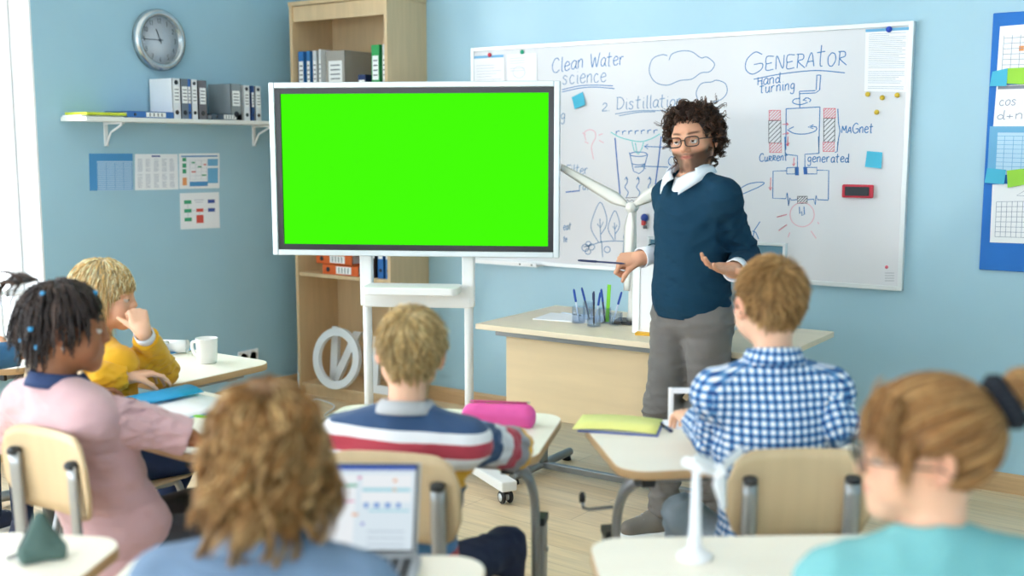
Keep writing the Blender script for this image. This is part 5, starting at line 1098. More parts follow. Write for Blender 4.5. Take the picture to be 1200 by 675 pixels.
def collar(root, c, r_, z0, h_, m, pts_len=.045, gap=22, tilt=0, name='collar', depth=.8):
    """folded shirt collar round the neck; c centre (x,y)"""
    N = 40; prof = [(.0, 0), (-.004, h_), (.006, h_+.002), (.016, h_*.35), (.022, -.006)]; vs = []
    for k in range(N+1):
        a = R(90+gap+(360-2*gap)*k/N); fr_ = max(0, 1-min(k, N-k)/9.0)
        for j, (dr, dz) in enumerate(prof):
            rr_ = r_+dr+(.010*fr_ if j > 2 else 0); zz = z0+dz-tilt*(math.sin(a)) - (pts_len*fr_ if j == 4 else (pts_len*.45*fr_ if j == 3 else 0))
            vs.append((c[0]+rr_*math.cos(a), c[1]+rr_*depth*math.sin(a), zz))
    J = len(prof); fs = [(k*J+j, k*J+j+1, (k+1)*J+j+1, (k+1)*J+j) for k in range(N) for j in range(J-1)]
    o = MB().add(vs, fs, True).build(name, m, root); md = o.modifiers.new('th', 'SOLIDIFY'); md.thickness = .003; return o

class Person:
    """root at the floor below the pelvis; all joints in root axes (x right, y forward)"""
    def __init__(s, xy, h, label, sc_=1.0, seated=True):
        s.root = empty('person', (xy[0], xy[1], 0), R(h), label, 'person'); s.h = R(h); s.sc = sc_; s.o = np.array([xy[0], xy[1], 0.]); s.acc = Acc(); s.seated = seated
    def l(s, w): d = np.array(w, float)-s.o; c, k = math.cos(s.h), math.sin(s.h); return np.array([d[0]*c+d[1]*k, -d[0]*k+d[1]*c, d[2]])
    def torso(s, P, N, SL, SR, inf=0.0, w=1.0, d=1.0, hem=None, k=.045):
        """P pelvis centre, N neck base, shoulders"""
        P, N, SL, SR = map(lambda a: np.array(a, float), (P, N, SL, SR)); g = s.sc; up = (N-P); H = np.linalg.norm(up); u = up/H
        lat = SR-SL; lat /= np.linalg.norm(lat); fw = np.cross(u, lat); fw /= np.linalg.norm(fw); B = np.stack([lat, fw, u], 1)
        t = S(k); c = lambda f, y=0: P+up*f+fw*y
        t.ell(c(.02, -.0), (.150*g*w+inf, .112*g*d+inf, .115*g+inf), B); t.ell(c(.30), (.128*g*w+inf, .098*g*d+inf, .17*g+inf), B); t.ell(c(.62, .004), (.150*g*w+inf, .108*g*d+inf, .17*g+inf), B)
        t.rc(SL+up*-.03, SR+up*-.03, .052*g+inf*.8, k=.05*g); t.rc(N+u*.0, SL, .040*g+inf*.6, .044*g+inf*.6, k=.04*g); t.rc(N, SR, .040*g+inf*.6, .044*g+inf*.6, k=.04*g)
        return t, (B, c, u, fw, lat)
def fold_noise(j, amp=.004, seed=1, f=28):
    """cloth folds, stronger near the given joints"""
    J = [np.array(a, float) for a in j]
    def n(P):
        w = np.full(P.shape[:-1], .25)
        for a in J: w = w+np.exp(-((P-a)**2).sum(-1)/(.09**2))
        q = P.copy(); q = q*np.array([1, 1, 2.2]); r_ = wob(q, f, seed); return -amp*np.clip(w, 0, 1.2)*(1-2*np.abs(r_))*1.0
    return n
def build_arm(p, Sh, E, W, rs, cuff=1.0, attr=None, mat_=None, name='sleeve', h=.006, amp=.0035, seed=3, inf=.006, short=None):
    """sleeve mesh as its own continuous piece; returns the object"""
    Sh, E, W = map(lambda a: np.array(a, float), (Sh, E, W)); g = p.sc; s = S(.02*g); Sh = Sh+(E-Sh)*.06+np.array([-np.sign(Sh[0])*.010, 0, -.004]); rs = (rs[0]*.90,)+tuple(rs[1:])
    We = E+(W-E)*cuff
    if short is not None: We = Sh+(E-Sh)*short; s.rc(Sh, We, rs[0]*g+inf, rs[1]*g+inf+.006); s.plane(We, E-Sh)
    else:
        s.rc(Sh, E, rs[0]*g+inf, rs[1]*g+inf); s.rc(E, We, rs[1]*g+inf, rs[2]*g+inf); s.plane(We, W-E)
    s.noise = fold_noise([E, Sh*.7+E*.3], amp*1.5, seed, 60); v, q = s.mesh(h)
    l1 = np.linalg.norm(E-Sh); l2 = np.linalg.norm(W-E); u1 = (E-Sh)/l1; u2 = (W-E)/l2
    t1 = (v-Sh)@u1; t2 = (v-E)@u2; wgt = 1/(1+np.exp(-t2/.012)); along = t1*(1-wgt)+(l1+t2)*wgt
    ang = 0
    for u_, o_, w_ in ((u1, Sh, 1-wgt), (u2, E, wgt)):
        A = np.cross(u_, [.3, 0, 1.]); A /= np.linalg.norm(A)+1e-6; Bv = np.cross(u_, A); rel = v-o_; ang = ang+np.arctan2(rel@A, rel@Bv)*.05*(w_ > .5)
    return np_mesh(name, v, q, mat_, p.root, attrs={'st': along/(l1+l2), 'pu': ang, 'pv': along})
def arm_skin(p, E, W, hand, rs=(.034, .024), col=None, h=.0032, frm=.45):
    """forearm + hand in one continuous surface; hand SDF placed at the wrist"""
    E, W = np.array(E, float), np.array(W, float); s = S(.016)
    for f, lo, hi, k, sub in hand.p:
        s.p.append((lambda P, f=f: f(P-W), lo+W, hi+W, k, sub))
    s.rc(E+(W-E)*frm, W, rs[0]*p.sc*(1-frm)+rs[1]*p.sc*frm, rs[1]*p.sc*.96, .02); v, q = s.mesh(h); p.acc.add(v, q, col)
def legs_seated(p, hip, knee, ank, m, r=(.078, .056, .042), toe=(0, .12), shoe='2c3450', seed=5, sole='e6e6e6', h=.009, sock=None):
    g = p.sc; s = S(.03*g); 
    s.ell(((hip[0]+hip[1])/2), (.15*g, .12*g, .095*g))
    for i in (0, 1): s.rc(hip[i], knee[i], r[0]*g, r[1]*g); s.rc(knee[i], ank[i], r[1]*g, r[2]*g)
    s.noise = fold_noise(list(knee)+list(hip), .007, seed, 45); v, q = s.mesh(h); np_mesh('trousers', v, q, m, p.root)
    for i in (0, 1):
        a = np.array(ank[i]); shoe_mesh(p, a, toe if not isinstance(toe, list) else toe[i], shoe, sole)
def shoe_mesh(p, a, toe, col, sole='e6e6e6', L_=.24, name='shoe', g=None):
    g = g or p.sc; d = np.array([toe[0], toe[1]], float); d /= np.linalg.norm(d); z0 = max(a[2]-.085*g, 0.0)
    R_ = np.array([[d[1], d[0], 0], [-d[0], d[1], 0], [0, 0, 1]]); o = np.array([a[0], a[1], z0])
    s = S(.02*g); s.rc((0, -.025*g, .045*g), (0, .05*g, .048*g), .042*g, .042*g); s.rc((0, .04*g, .045*g), (0, .145*g, .034*g), .042*g, .033*g); s.rc((0, -.015*g, .05*g), (0, -.012*g, .095*g), .043*g, .041*g)
    s.plane((0, 0, .018*g), (0, 0, -1)); v, q = s.mesh(.006); u = np_mesh(name, v@R_.T+o, q, mat('shoe_'+col, col, .6, bump=.2, bscale=400), p.root)
    s = S(.01); s.rc((0, -.03*g, .01), (0, .145*g, .01), .048*g, .042*g); s.plane((0, 0, .022*g), (0, 0, 1)); s.plane((0, 0, .0005), (0, 0, -1)); v, q = s.mesh(.006); np_mesh('sole', v@R_.T+o, q, mat('sole_'+sole, sole, .6), u)
    lc = MB()
    for k in range(4): y = .055*g+.022*g*k; z = .088*g-.008*g*k; lc.tube([(-.02*g, y, z-.004), (0, y, z+.003), (.02*g, y+.01*g, z-.004)], .0028, 6)
    lc.v = [tuple(x) for x in np.array(lc.v)@R_.T+o]; lc.build('laces', mat('laces', 'dfe0e2', .7), u)

# ---------------------------------------------------------------- hair kit (all in the head frame, then transformed)
HC, HR = np.array([0, -.014, .032]), np.array([.077, .097, .088])
def hair_build(root, M, paths, rad, tone, name='hair', cap=None, n=3, var=.28, seed=0, light=None, lightw=None, matn=None):
    """paths: list of strand arrays N x M x 3 in the head frame"""
    Vs, Qs, Cs = [], [], []; o = 0; r = np.random.default_rng(seed)
    if cap is not None:
        v, q = cap; Vs.append(v); Qs.append(q); Cs.append(np.broadcast_to(tone*.62, v.shape)); o = len(v)
    for P, rr_ in zip(paths, rad):
        N, M_, _ = P.shape; t = np.linspace(0, 1, M_); w = rr_*(1-.75*t**2)*np.ones((N, 1)); v, q = tubes(P, w, n); Vs.append(v); Qs.append(q+o); o += len(v)
        b = (1+var*r.normal(size=(N, 1, 1, 1))).clip(.45, 1.7); c = tone*b*np.ones((N, M_, n, 3))
        if light is not None:
            lw = (r.random((N, 1, 1, 1)) < (lightw or .3))*.8; c = c*(1-lw)+light*lw*b
        Cs.append(c.reshape(-1, 3))
    v = tf(M, np.concatenate(Vs)); return np_mesh(name, v, np.concatenate(Qs), m_hair, root, np.concatenate(Cs).clip(0, 1))
def cap_mesh(inf=.006, face=(0, .118, -.045), fr=(.085, .07, .095), low=-.055, extra=None, h=.005):
    s = S(.012); s.ell(HC, HR+inf); s.ell(face, fr, k=.015, sub=True); s.ell((.09, .012, -.012), (.03, .03, .04), k=.01, sub=True); s.ell((-.09, .012, -.012), (.03, .03, .04), k=.01, sub=True)
    s.plane((0, 0, low), (0, .35, -1)); 
    if extra: extra(s)
    return s.mesh(h)
def hair_roots(n, ok): d = fib(n); p = HC+d*(HR+.004); return p[ok(p)], d[ok(p)]
def tang(p, whorl, swirl=.35):
    n = (p-HC)/HR**2; n /= np.linalg.norm(n, axis=1, keepdims=True); d = p-whorl; d -= n*(d*n).sum(1, keepdims=True); d /= np.linalg.norm(d, axis=1, keepdims=True)+1e-6
    d = d+swirl*np.cross(n, d); return d/np.linalg.norm(d, axis=1, keepdims=True), n
def in_hair(p, low=-.05, front=.06): 
    """hair bearing skin: not the face, not around the ears"""
    face = (p[:, 1] > front-.0) & (p[:, 2] < .062+.0*p[:, 0]); side = (p[:, 1] > .022) & (p[:, 2] < .045); ear = (np.abs(p[:, 0]) > .06) & (p[:, 2] < .018) & (p[:, 1] > -.038)
    return ~(face | side | ear) & (p[:, 2] > low)
SK = dict(fair=dict(base=L3('eab99b'), lip=L3('c9776c'), cheek=L3('e8947e')), tan=dict(base=L3('d6a083'), lip=L3('b4685c'), cheek=L3('cf8468')), brown=dict(base=L3('a06a4a'), lip=L3('8a4a40'), cheek=L3('a5614a')))
def skin(k, **kw): d = dict(SK[k]); d.update(kw); return d

# ================================================================ teacher
def teacher():
    p = Person((-1.745, 3.865), 160, 'standing bearded man with curly dark hair, glasses and teal sweater, arms spread', 1.0, False); r = p.root; sk = skin('tan', beard=L3('3a2820'), brow=L3('2c1d16'))
    P0 = np.array([0, 0, .93]); N = np.array([.0, .015, 1.435]); SR = np.array([.130, .0, 1.368]); SL = np.array([-.152, .01, 1.368])
    hp = p.l(atD(813, 164, 4.22)); M = add_head(p.acc, r, hp, R(23), R(-4), R(5), 1.02, False, N+np.array([0, -.01, .0]), sk, 1.02, .0032)
    glasses(r, M)
    # arms
    WR_ = p.l(atD(752, 302, 4.34)); WL_ = p.l(atD(860, 317, 3.98)); ER = ik(SR, WR_, .29, .25, (.2, -1, -.3)); EL = ik(SL, WL_, .28, .26, (.1, -.7, -.9))
    FR = p.l(atD(728, 306, 4.34))-WR_; FL = p.l(atD(852, 304, 3.9))-WL_
    iml = p.l(atD(700, 300, 4.3))-p.l(atD(760, 300, 4.3)); iml /= np.linalg.norm(iml); toc = -(p.l(atD(800, 300, 4.3))-p.l(atD(800, 300, 4.0))); toc /= np.linalg.norm(toc)
    HRh = hand_sdf(iml*.95+np.array([0, 0, -.12]), -toc*.55+np.array([0, 0, -.85]), -1 if False else 1, [(1.0, 1.25, .7), (1.3, 1.35, .7), (1.45, 1.35, .7), (1.5, 1.35, .7)], .03, .98, (.35, .5, .25), .45)
    arm_skin(p, ER, WR_, HRh, (.042, .027), sk['base'], .0028, .5)
    HLh = hand_sdf(iml*.62+toc*.62+np.array([0, 0, .10]), np.array([0, 0, 1.])+toc*.35, -1, [(.1, .25, .2), (.15, .3, .2), (.2, .35, .25), (.2, .4, .3)], .20, 1.0, (.1, -.1, -.1), 1.45)
    arm_skin(p, EL, WL_, HLh, (.042, .027), sk['base'], .0028, .5)
    # hidden torso and legs of the same body
    hip = [np.array([.088, 0, .9]), np.array([-.088, 0, .9])]; ank = [p.l(atD(780, 592, 4.27)), p.l(atD(838, 590, 4.33))]; ank[0][2] = ank[1][2] = .10
    knee = [(hip[0]+ank[0])/2+np.array([.0, .045, .02]), (hip[1]+ank[1])/2+np.array([-.01, .035, .02])]
    t, (B, c, u, fw, lat) = p.torso(P0, N, SL, SR)
    for a, b, e in ((SR, ER, WR_), (SL, EL, WL_)): t.rc(a, b, .036, .028); t.rc(b, b+(e-b)*.6, .028, .026)
    for i in (0, 1): t.rc(hip[i], knee[i], .075, .05); t.rc(knee[i], ank[i], .05, .036)
    v, q = t.mesh(.012); p.acc.add(v, q, sk['base']); p.acc.build('body', m_skin, r)
    # sweater
    m_sw = mat('knit_teal', '16384e', .95, spec=.2, bump=.35, bscale=420, noise=.05)
    t, (B, c, u, fw, lat) = p.torso(P0, N, SL, SR, .014, .95, 1.0)
    t.ell(c(.30, .01), (.146, .118, .18), B); t.ell(c(.12, .01), (.155, .12, .12), B)
    t.plane((0, 0, .895), (0, .05, -1)); Nf = np.array([0, .12, 1.435])
    for a, b, e in ((SR, ER, WR_), (SL, EL, WL_)): t.rc(a, b, .056, .047, .035); t.rc(b, b+(e-b)*.86, .047, .038, .02)
    t.ell(N+np.array([0, .045, .035]), (.068, .075, .075), k=.008, sub=True)
    v_ = N+np.array([0, .13, -.03]); t.rc(v_+np.array([0, 0, .06]), v_+np.array([0, -.01, -.035]), .045, .008, .008, True)
    for b, e in ((ER, WR_), (EL, WL_)): t.rc(b+(e-b)*.87, b+(e-b)*1.3, .06, .06, .004, True)
    fn1 = fold_noise([ER, EL, P0+np.array([0, 0, .08]), SR-np.array([.03, 0, .08]), SL-np.array([-.03, 0, .08])], .013, 6, 30); fn2 = fold_noise([ER, EL, P0+np.array([0, 0, .03])], .005, 16, 66)
    t.noise = lambda P: fn1(P)+fn2(P)
    v, q = t.mesh(.006); sw = np_mesh('sweater', v, q, m_sw, r)
    rib = MB(); 
    # white shirt: collar, cuffs, tails
    m_sh = mat('shirt_white', 'e9eef6', .8, bump=.1, bscale=300)
    s = S(.02); s.rc(N+np.array([0, .01, -.05]), N+np.array([0, .004, .015]), .07, .058); s.rc(N+np.array([0, .01, -.05]), N+np.array([0, .04, -.05]), .05, .040); s.plane(N+np.array([0, 0, .012]), (0, .25, 1)); s.rc(N+np.array([0, .10, .06]), N+np.array([0, .10, -.02]), .042, .004, .006, True)
    v, q = s.mesh(.005); sh_ = np_mesh('shirt', v, q, m_sh, r)
    co = collar(r, (N[0], N[1]+.008), .066, N[2]+.016, .032, m_sh, .0, 55, .0, depth=1.0)
    for sx in (-1, 1):
        top_e = bez([(sx*.060, -.035, .046), (sx*.066, .015, .040), (sx*.048, .062, .022), (sx*.012, .088, -.002)], 5); bot_e = bez([(sx*.086, -.045, .020), (sx*.096, .02, .004), (sx*.090, .072, -.022), (sx*.048, .122, -.062)], 5); K = len(top_e); vs = []
        for j in range(4):
            for a_, b_ in zip(top_e, bot_e): q_ = a_*(1-j/3)+b_*(j/3); vs.append(N+q_+np.array([sx*.006, .006, .008])*math.sin(math.pi*j/3))
        fl = MB().add(vs, [(j*K+i, j*K+i+1, (j+1)*K+i+1, (j+1)*K+i) for j in range(3) for i in range(K-1)], True).build('collar_flap', m_sh, sh_); md = fl.modifiers.new('t', 'SOLIDIFY'); md.thickness = .004
    for (E_, W_), nm in zip(((ER, WR_), (EL, WL_)), ('cuff', 'cuff')):
        d = (W_-E_)/np.linalg.norm(W_-E_); mb = MB(); rr_ = .038
        mb.tube([tuple(W_-d*.075), tuple(W_-d*.04), tuple(W_+d*.006)], [rr_*.97, rr_, rr_*1.1], 20, cap=False); o = mb.build(nm, m_sh, r); md = o.modifiers.new('t', 'SOLIDIFY'); md.thickness = .004
    # trousers
    m_tr = mat('trouser_grey', '6f6c6a', .9, bump=.3, bscale=350, noise=.06, sheen=.1)
    s = S(.035); s.ell((0, -.004, .91), (.158, .118, .10)); 
    for i in (0, 1): s.rc(hip[i]+np.array([0, 0, -.01]), knee[i], .092, .066); s.rc(knee[i], ank[i]+np.array([0, -.0, -.035]), .066, .056)
    s.plane((0, 0, .965), (0, 0, 1)); s.plane((0, 0, .045), (0, 0, -1)); f1 = fold_noise([knee[0], knee[1], ank[0], ank[1], hip[0], hip[1]], .015, 9, 27); f2 = fold_noise([ank[0]+np.array([0, 0, .04]), ank[1]+np.array([0, 0, .04]), knee[0], knee[1]], .007, 19, 58)
    s.noise = lambda P: f1(P)+f2(P); v, q = s.mesh(.007); tr = np_mesh('trousers', v, q, m_tr, r)
    for x in (): MB().tube([tuple(pp) for pp in bez([(x*.10, .112, .955), (x*.135, .085, .90), (x*.158, .05, .84)], 6)], .0028, 6).build('pocket_seam', m_tr, tr)
    shoe_mesh(p, ank[0], (.25, 1), '77716b', 'f2f2f2', g=1.12); shoe_mesh(p, ank[1], (-.3, 1), '77716b', 'f2f2f2', g=1.12)
    # curls
    def ok(q): return in_hair(q, -.05, .050)
    pt, d = hair_roots(2300, ok); tn, n = tang(pt, HC+np.array([0, -.03, .09]), .2)
    fr0 = (pt[:, 1:2] > .035)*1.0; P = grow(pt, n*(.8+.5*fr0)+tn*.7*(1-fr0)+fr0*np.array([0, -.25, .9])+rng.normal(size=pt.shape)*.35, rng.uniform(.05, .09, len(pt)), 20, HC, HR+.004, .10, .86, .16, True, 3)
    P, nr_ = clump(P, 210, .85, 3, .7); P = curl_c(P, nr_, .0105, 2.0, 4, .2, .25)
    keep = ~((P[:, :, 1] > .06) & (P[:, :, 2] < .058) & (np.abs(P[:, :, 0]) < .06)).any(1); P = P[keep]
    hair_build(r, M, [P], [.0021], L3('3b2a22'), cap=cap_mesh(.005, (0, .12, -.012), (.098, .092, .122)), seed=2, light=L3('6b4a38'), lightw=.25)
    tip = p.l(atD(683, 306, 4.34)); g0 = WR_+iml*.03; gp_ = p.l(atD(735, 307, 4.33)); d = (tip-gp_)
    wtip = atD(683, 305.5, 4.31); wg = atD(733, 309, 4.30); L_ = np.linalg.norm(wg-wtip)+.02
    pn = pen(wg, wtip-wg, L_, 'navy', 'slim dark pen held in the right hand of the standing man', 'navy', None, r=.0038)
teacher()

# ================================================================ seated children
def child(xy, h, label, headw, head_yaw, head_pitch=0, head_roll=0, sc_=.86, hs=.93, skc=None, pelvis_z=.50, WRw=None, WLw=None, lean=None, hands=(None, None), top=None, sleeves=True, shw=.148, poleR=(.6, -.7, -.6), poleL=(-.6, -.7, -.6), trs='2b3a5c', knees=None, ear=True, neck_f=.0, tops=None, inf=.012, cuff=.93, shoe='2c3450', w=1.0, short=None, ankdy=.10, neck_len=.150, ER=None, EL=None):
    p = Person(xy, h, label, sc_); hp = p.l(headw); P0 = np.array([0, -.01, pelvis_z]); N = hp+np.array([0, -.045+neck_f, -neck_len*hs]); N[0] *= .92
    tilt = (N-P0); tilt[2] = 0
    SR = N+np.array([shw, -.0, -.055]); SL = N+np.array([-shw, -.0, -.055])
    p.N, p.P0, p.SR, p.SL, p.hp = N, P0, SR, SL, hp; print('CHILD', label[:30], np.round(hp, 3), np.round(N, 3))
    p.M = add_head(p.acc, p.root, hp, R(head_yaw-h), R(head_pitch), R(head_roll), hs, True, N+np.array([0, -.0, -.01]), skc, .86, .0042, ear)
    up_, fo_ = .245*sc_/.86, .215*sc_/.86
    p.W = []; p.E = []
    for i, (Sx, Ww, pole) in enumerate(((SR, WRw, poleR), (SL, WLw, poleL))):
        W = p.l(Ww) if Ww is not None else np.array([Sx[0]*.7, Sx[1]+.26, P0[2]+.06]); d = W-Sx
        mx = (up_+fo_)*.985
        if np.linalg.norm(d) > mx: W = Sx+d/np.linalg.norm(d)*mx
        E = ik(Sx, W, up_, fo_, pole); eo = (ER, EL)[i]
        if eo is not None: W = p.l(Ww); E = p.l(eo)
        p.W.append(W); p.E.append(E)
        hd_ = hands[i] or ((W-E), (0, 0, -1), RELAX); F = np.array(hd_[0], float)
        H = hand_sdf(F, hd_[1], (1 if i == 0 else -1), hd_[2], .1, .75*sc_/.86, (.35, .25, .2), .6)
        if short is not None: arm_skin(p, Sx, W, hand_sdf(F, hd_[1], (1 if i == 0 else -1), hd_[2], .1, .80*sc_/.86, (.35, .25, .2), .6), (.001, .001), skc['base'], .0034, .98); s_ = S(.015); s_.rc(Sx, E, .040*sc_, .035*sc_); s_.rc(E, W, .035*sc_, .024*sc_); v, q = s_.mesh(.006); p.acc.add(v, q, skc['base'])
        else: arm_skin(p, E, W, H, (.036, .024), skc['base'], .0034, .5)
    hip = [np.array([.08*sc_, .02, pelvis_z-.01]), np.array([-.08*sc_, .02, pelvis_z-.01])]
    if knees: knee = [np.array(k) for k in knees]
    else: knee = [np.array([.11, .40*sc_/.86, .49]), np.array([-.11, .40*sc_/.86, .49])]
    ank = [k+np.array([0, ankdy-.1, -.39]) for k in knee]
    for a in ank: a[2] = .085
    p.hip, p.knee, p.ank = hip, knee, ank
    t, _ = p.torso(P0, N, SL, SR, 0, w); 
    for i in (0, 1): t.rc((SR, SL)[i], p.E[i], .038*sc_, .032*sc_); t.rc(p.E[i], p.E[i]+(p.W[i]-p.E[i])*.6, .032*sc_, .026*sc_); t.rc(hip[i], knee[i], .066*sc_, .046*sc_); t.rc(knee[i], ank[i], .046*sc_, .032*sc_)
    v, q = t.mesh(.012); p.acc.add(v, q, skc['base']); p.acc.build('body', m_skin, p.root)
    legs_seated(p, hip, knee, ank, mat('trousers_'+trs, trs, .85, bump=.3, bscale=350, noise=.06), shoe=shoe)
    # garment
    t, (B, c, u, fw, lat) = p.torso(P0, N, SL, SR, inf, w, 1.04); t.plane(P0+np.array([0, 0, -.075]), (0, 0, -1)); t.ell(N+np.array([0, .03, .04]), (.055*sc_/.86, .060, .055), k=.008, sub=True)
    f1 = fold_noise([P0+np.array([0, 0, .12]), SR+np.array([-.02, 0, -.08]), SL+np.array([.02, 0, -.08])], .0085, int(abs(xy[0]*100)) % 50, 36); t.noise = f1
    v, q = t.mesh(.0065); rel = v-N; zz = rel@u; ang = np.arctan2(rel@lat, -(rel@fw)); pu = np.where(np.abs(ang) < 1.2, rel@lat, np.sign(ang)*(.15+(np.abs(ang)-1.2)*.14))
    p.top = np_mesh('sweater' if not tops else tops, v, q, top, p.root, attrs={'st': np.clip((.08-zz)/.60, 0, 1), 'pu': pu+1, 'pv': zz+2})
    p.B, p.u, p.fw, p.lat = B, u, fw, lat
    return p
def sleeves(p, m, rs=(.056, .044, .034), cuff=.93, name='sleeve', short=None, seed=3, amp=.0035, inf=.008, mL=None):
    for i in (0, 1): build_arm(p, (p.SR, p.SL)[i], p.E[i], p.W[i], rs, cuff, mat_=m, name=name, short=short, seed=seed+i, inf=inf, amp=amp)
def cyl_band(p, a, b, r_, m, name, parent=None, n=20):
    mb = MB().tube([tuple(a), tuple(b)], r_, n, cap=False); o = mb.build(name, m, parent or p.root); md = o.modifiers.new('t', 'SOLIDIFY'); md.thickness = .003; return o
FWD = lambda h: (-math.sin(R(h)), math.cos(R(h)))

# boy in blue checked shirt ------------------------------------------------
sk = skin('fair', brow=L3('8a6a48'))
hw = atD(902, 358, 2.72); p = child((-.925, 2.535), 38, 'boy with short light brown hair in a blue and white checked shirt, seen from behind', hw, 40, 2, 0, .95, .97, sk, .52, atZ(900, 500, .80), atD(812, 492, 2.86), EL=atD(838, 512, 2.70), ER=atD(978, 497, 2.68), top=mat_check('shirt_check', .0195), tops='shirt', shw=.138, trs='9fb0c0', inf=.012, w=.95, shoe='56606e')
sleeves(p, MATS['shirt_check'], (.056, .046, .037), .86, seed=8, inf=.006); co_ = collar(p.root, (p.N[0], p.N[1]+.008), .058, p.N[2]+.012, .032, MATS['shirt_check'], .04, 22, .014, depth=1.0) 
cs = co_.data
for nm, f_ in (('pu', lambda c: math.atan2(c[0]-p.N[0], -(c[1]-p.N[1]))*.07+1), ('pv', lambda c: c[2]+1.4)):
    a_ = cs.attributes.new(nm, 'FLOAT', 'POINT'); a_.data.foreach_set('value', [f_(v.co) for v in cs.vertices])
glasses(p.root, p.M)
pt, d = hair_roots(4200, lambda q: in_hair(q, -.045, .05)); tn, n = tang(pt, HC+np.array([.01, -.055, .085]), .5)
P = grow(pt, tn+n*.25, rng.uniform(.018, .036, len(pt))*np.where((np.abs(pt[:, 0]) > .05) & (pt[:, 2] < .055), .3, 1), 6, HC, HR+.007, .12, .9, .10, True, 5)
hair_build(p.root, p.M, [P], [.0013], L3('a07a4c'), cap=cap_mesh(.004, low=-.048), seed=6, light=L3('c9a26c'), lightw=.35)

# boy in striped sweater ---------------------------------------------------
m_st = mat_ramp('knit_stripes_body', 'st', [(0, '2b4a72'), (.165, 'e6e7ec'), (.205, 'b03a4c'), (.262, 'e9eaee'), (.325, 'dca83a'), (.41, '33506f'), (.54, 'e6e7ec'), (.6, '4f86b8'), (.68, 'b03a4c'), (.76, 'e9eaee'), (.86, '2b4a72')])
m_ss = mat_ramp('knit_stripes_sleeve', 'st', [(0, '2b4a72'), (.16, 'cdd0d6'), (.25, 'b03a4c'), (.33, '8e8f94'), (.39, 'dca83a'), (.47, '2c4a44'), (.54, 'dfe3e8'), (.58, '4d84b6'), (.67, 'e6e7ec'), (.72, '2b4a72'), (.76, '9aa0a8')])
hw = atD(481, 414, 2.60); p = child((-1.655, 2.00), 24, 'blond boy in a multicoloured striped sweater, seen from behind', hw, 36, -2, 6, .86, .93, skin('fair', brow=L3('b08e5c')), .50, atZ(520, 500, .785), atZ(450, 500, .79), ER=atZ(600, 526, .79), EL=atZ(396, 508, .80), top=m_st, shw=.150, trs='2b3550', inf=.014, poleR=(1, .0, -.2), poleL=(-1, -.2, -.2), knees=[(.20, .30, .47), (-.12, .34, .48)], shoe='232c40')
sleeves(p, m_ss, (.054, .046, .040), 1.02, seed=12, amp=.005)
collar(p.root, (p.N[0], p.N[1]+.008), .056, p.N[2]+.010, .022, mat('knit_grey', 'b4b6ba', .9, bump=.3), .0, 8, .01, depth=1.0)
pt, d = hair_roots(4200, lambda q: in_hair(q, -.05, .045)); tn, n = tang(pt, HC+np.array([-.01, -.05, .088]), .6)
P = grow(pt, tn+n*.32, rng.uniform(.03, .058, len(pt))*np.where((np.abs(pt[:, 0]) > .055) & (pt[:, 2] < .05), .55, 1), 8, HC, HR+.006, .14, .9, .10, True, 9); P, nr_ = clump(P, 420, .6, 9); P = curl(P, .002, 1.0, 5)
hair_build(p.root, p.M, [P], [.0014], L3('b99a66'), cap=cap_mesh(.005), seed=9, light=L3('e3cb98'), lightw=.4)

# curly haired child in denim ----------------------------------------------
m_den = mat('denim_light', '7189a6', .9, bump=.5, bscale=500, noise=.12, nscale=14)
hw = atD(312, 535, 1.74); p = child((-1.16, 1.05), 30, 'child with wavy golden brown shoulder length hair and denim jacket, nearest at left centre', hw, 36, 0, 0, .88, .94, skin('fair'), .50, atZ(370, 720, .78), atZ(240, 720, .78), top=m_den, tops='jacket', shw=.152, trs='3c4658', inf=.02)
sleeves(p, m_den, (.062, .05, .04), .93, seed=15, amp=.009)
collar(p.root, (p.N[0], p.N[1]+.006), .064, p.N[2]+.01, .03, m_den, .04, 24, .014, depth=1.0)
pt, d = hair_roots(4600, lambda q: in_hair(q, -.06, .04)); tn, n = tang(pt, HC+np.array([.0, -.01, .10]), .05)
P = grow(pt, tn*1.0+n*.65, rng.uniform(.10, .185, len(pt)), 20, HC-np.array([0, .0, .0]), HR+np.array([.008, .010, .010]), .26, .85, .07, True, 21)
back = P[..., 2] < -.02; P[..., 1] = np.where(back & (P[..., 1] > .03) & (np.abs(P[..., 0]) < .07), .03, P[..., 1]); f = np.clip((-P[..., 2]-.0)/.12, 0, 1); P[..., 0] *= 1+.12*f; P, nr_ = clump(P, 170, .8, 7, 1.2); P = curl_c(P, nr_, .013, 1.7, 7, .5, .3)
hair_build(p.root, p.M, [P], [.0020], L3('94693c'), cap=cap_mesh(.012), seed=10, light=L3('d9b681'), lightw=.34)

# child in pink cardigan ----------------------------------------------------
m_pink = mat('knit_pink', 'cfa9ae', .95, sheen=.3, bump=.5, bscale=260, noise=.05)
hw = atD(78, 385, 3.02); p = child((-2.40, 1.745), -4, 'child with short dark twists in a pale pink cardigan, sitting at the left', hw, -36, -3, 0, .95, 1.0, skin('brown', brow=L3('2a1c18')), .51, atZ(219, 512, .79), atZ(92, 468, .79), ER=atD(160, 497, 2.92), top=m_pink, tops='cardigan', shw=.152, trs='3a3a40', inf=.016, poleR=(.5, -.3, -1), w=.95, knees=[(.13, .36, .50), (-.12, .36, .50)], shoe='3a3a40')
sleeves(p, m_pink, (.062, .050, .042), 1.0, seed=20, amp=.006)
s = S(.03); s.ell(p.P0+np.array([.0, -.0, -.02]), (.150, .128, .12)); s.rc(p.P0+np.array([.10, .02, -.03]), p.P0+np.array([.12, .05, -.11]), .045, .035); s.plane((0, 0, .30), (0, 0, -1)); s.noise = fold_noise([p.P0+np.array([.12, 0, -.05])], .010, 33, 22); v, q = s.mesh(.007); np_mesh('cardigan_hem', v, q, m_pink, p.root)
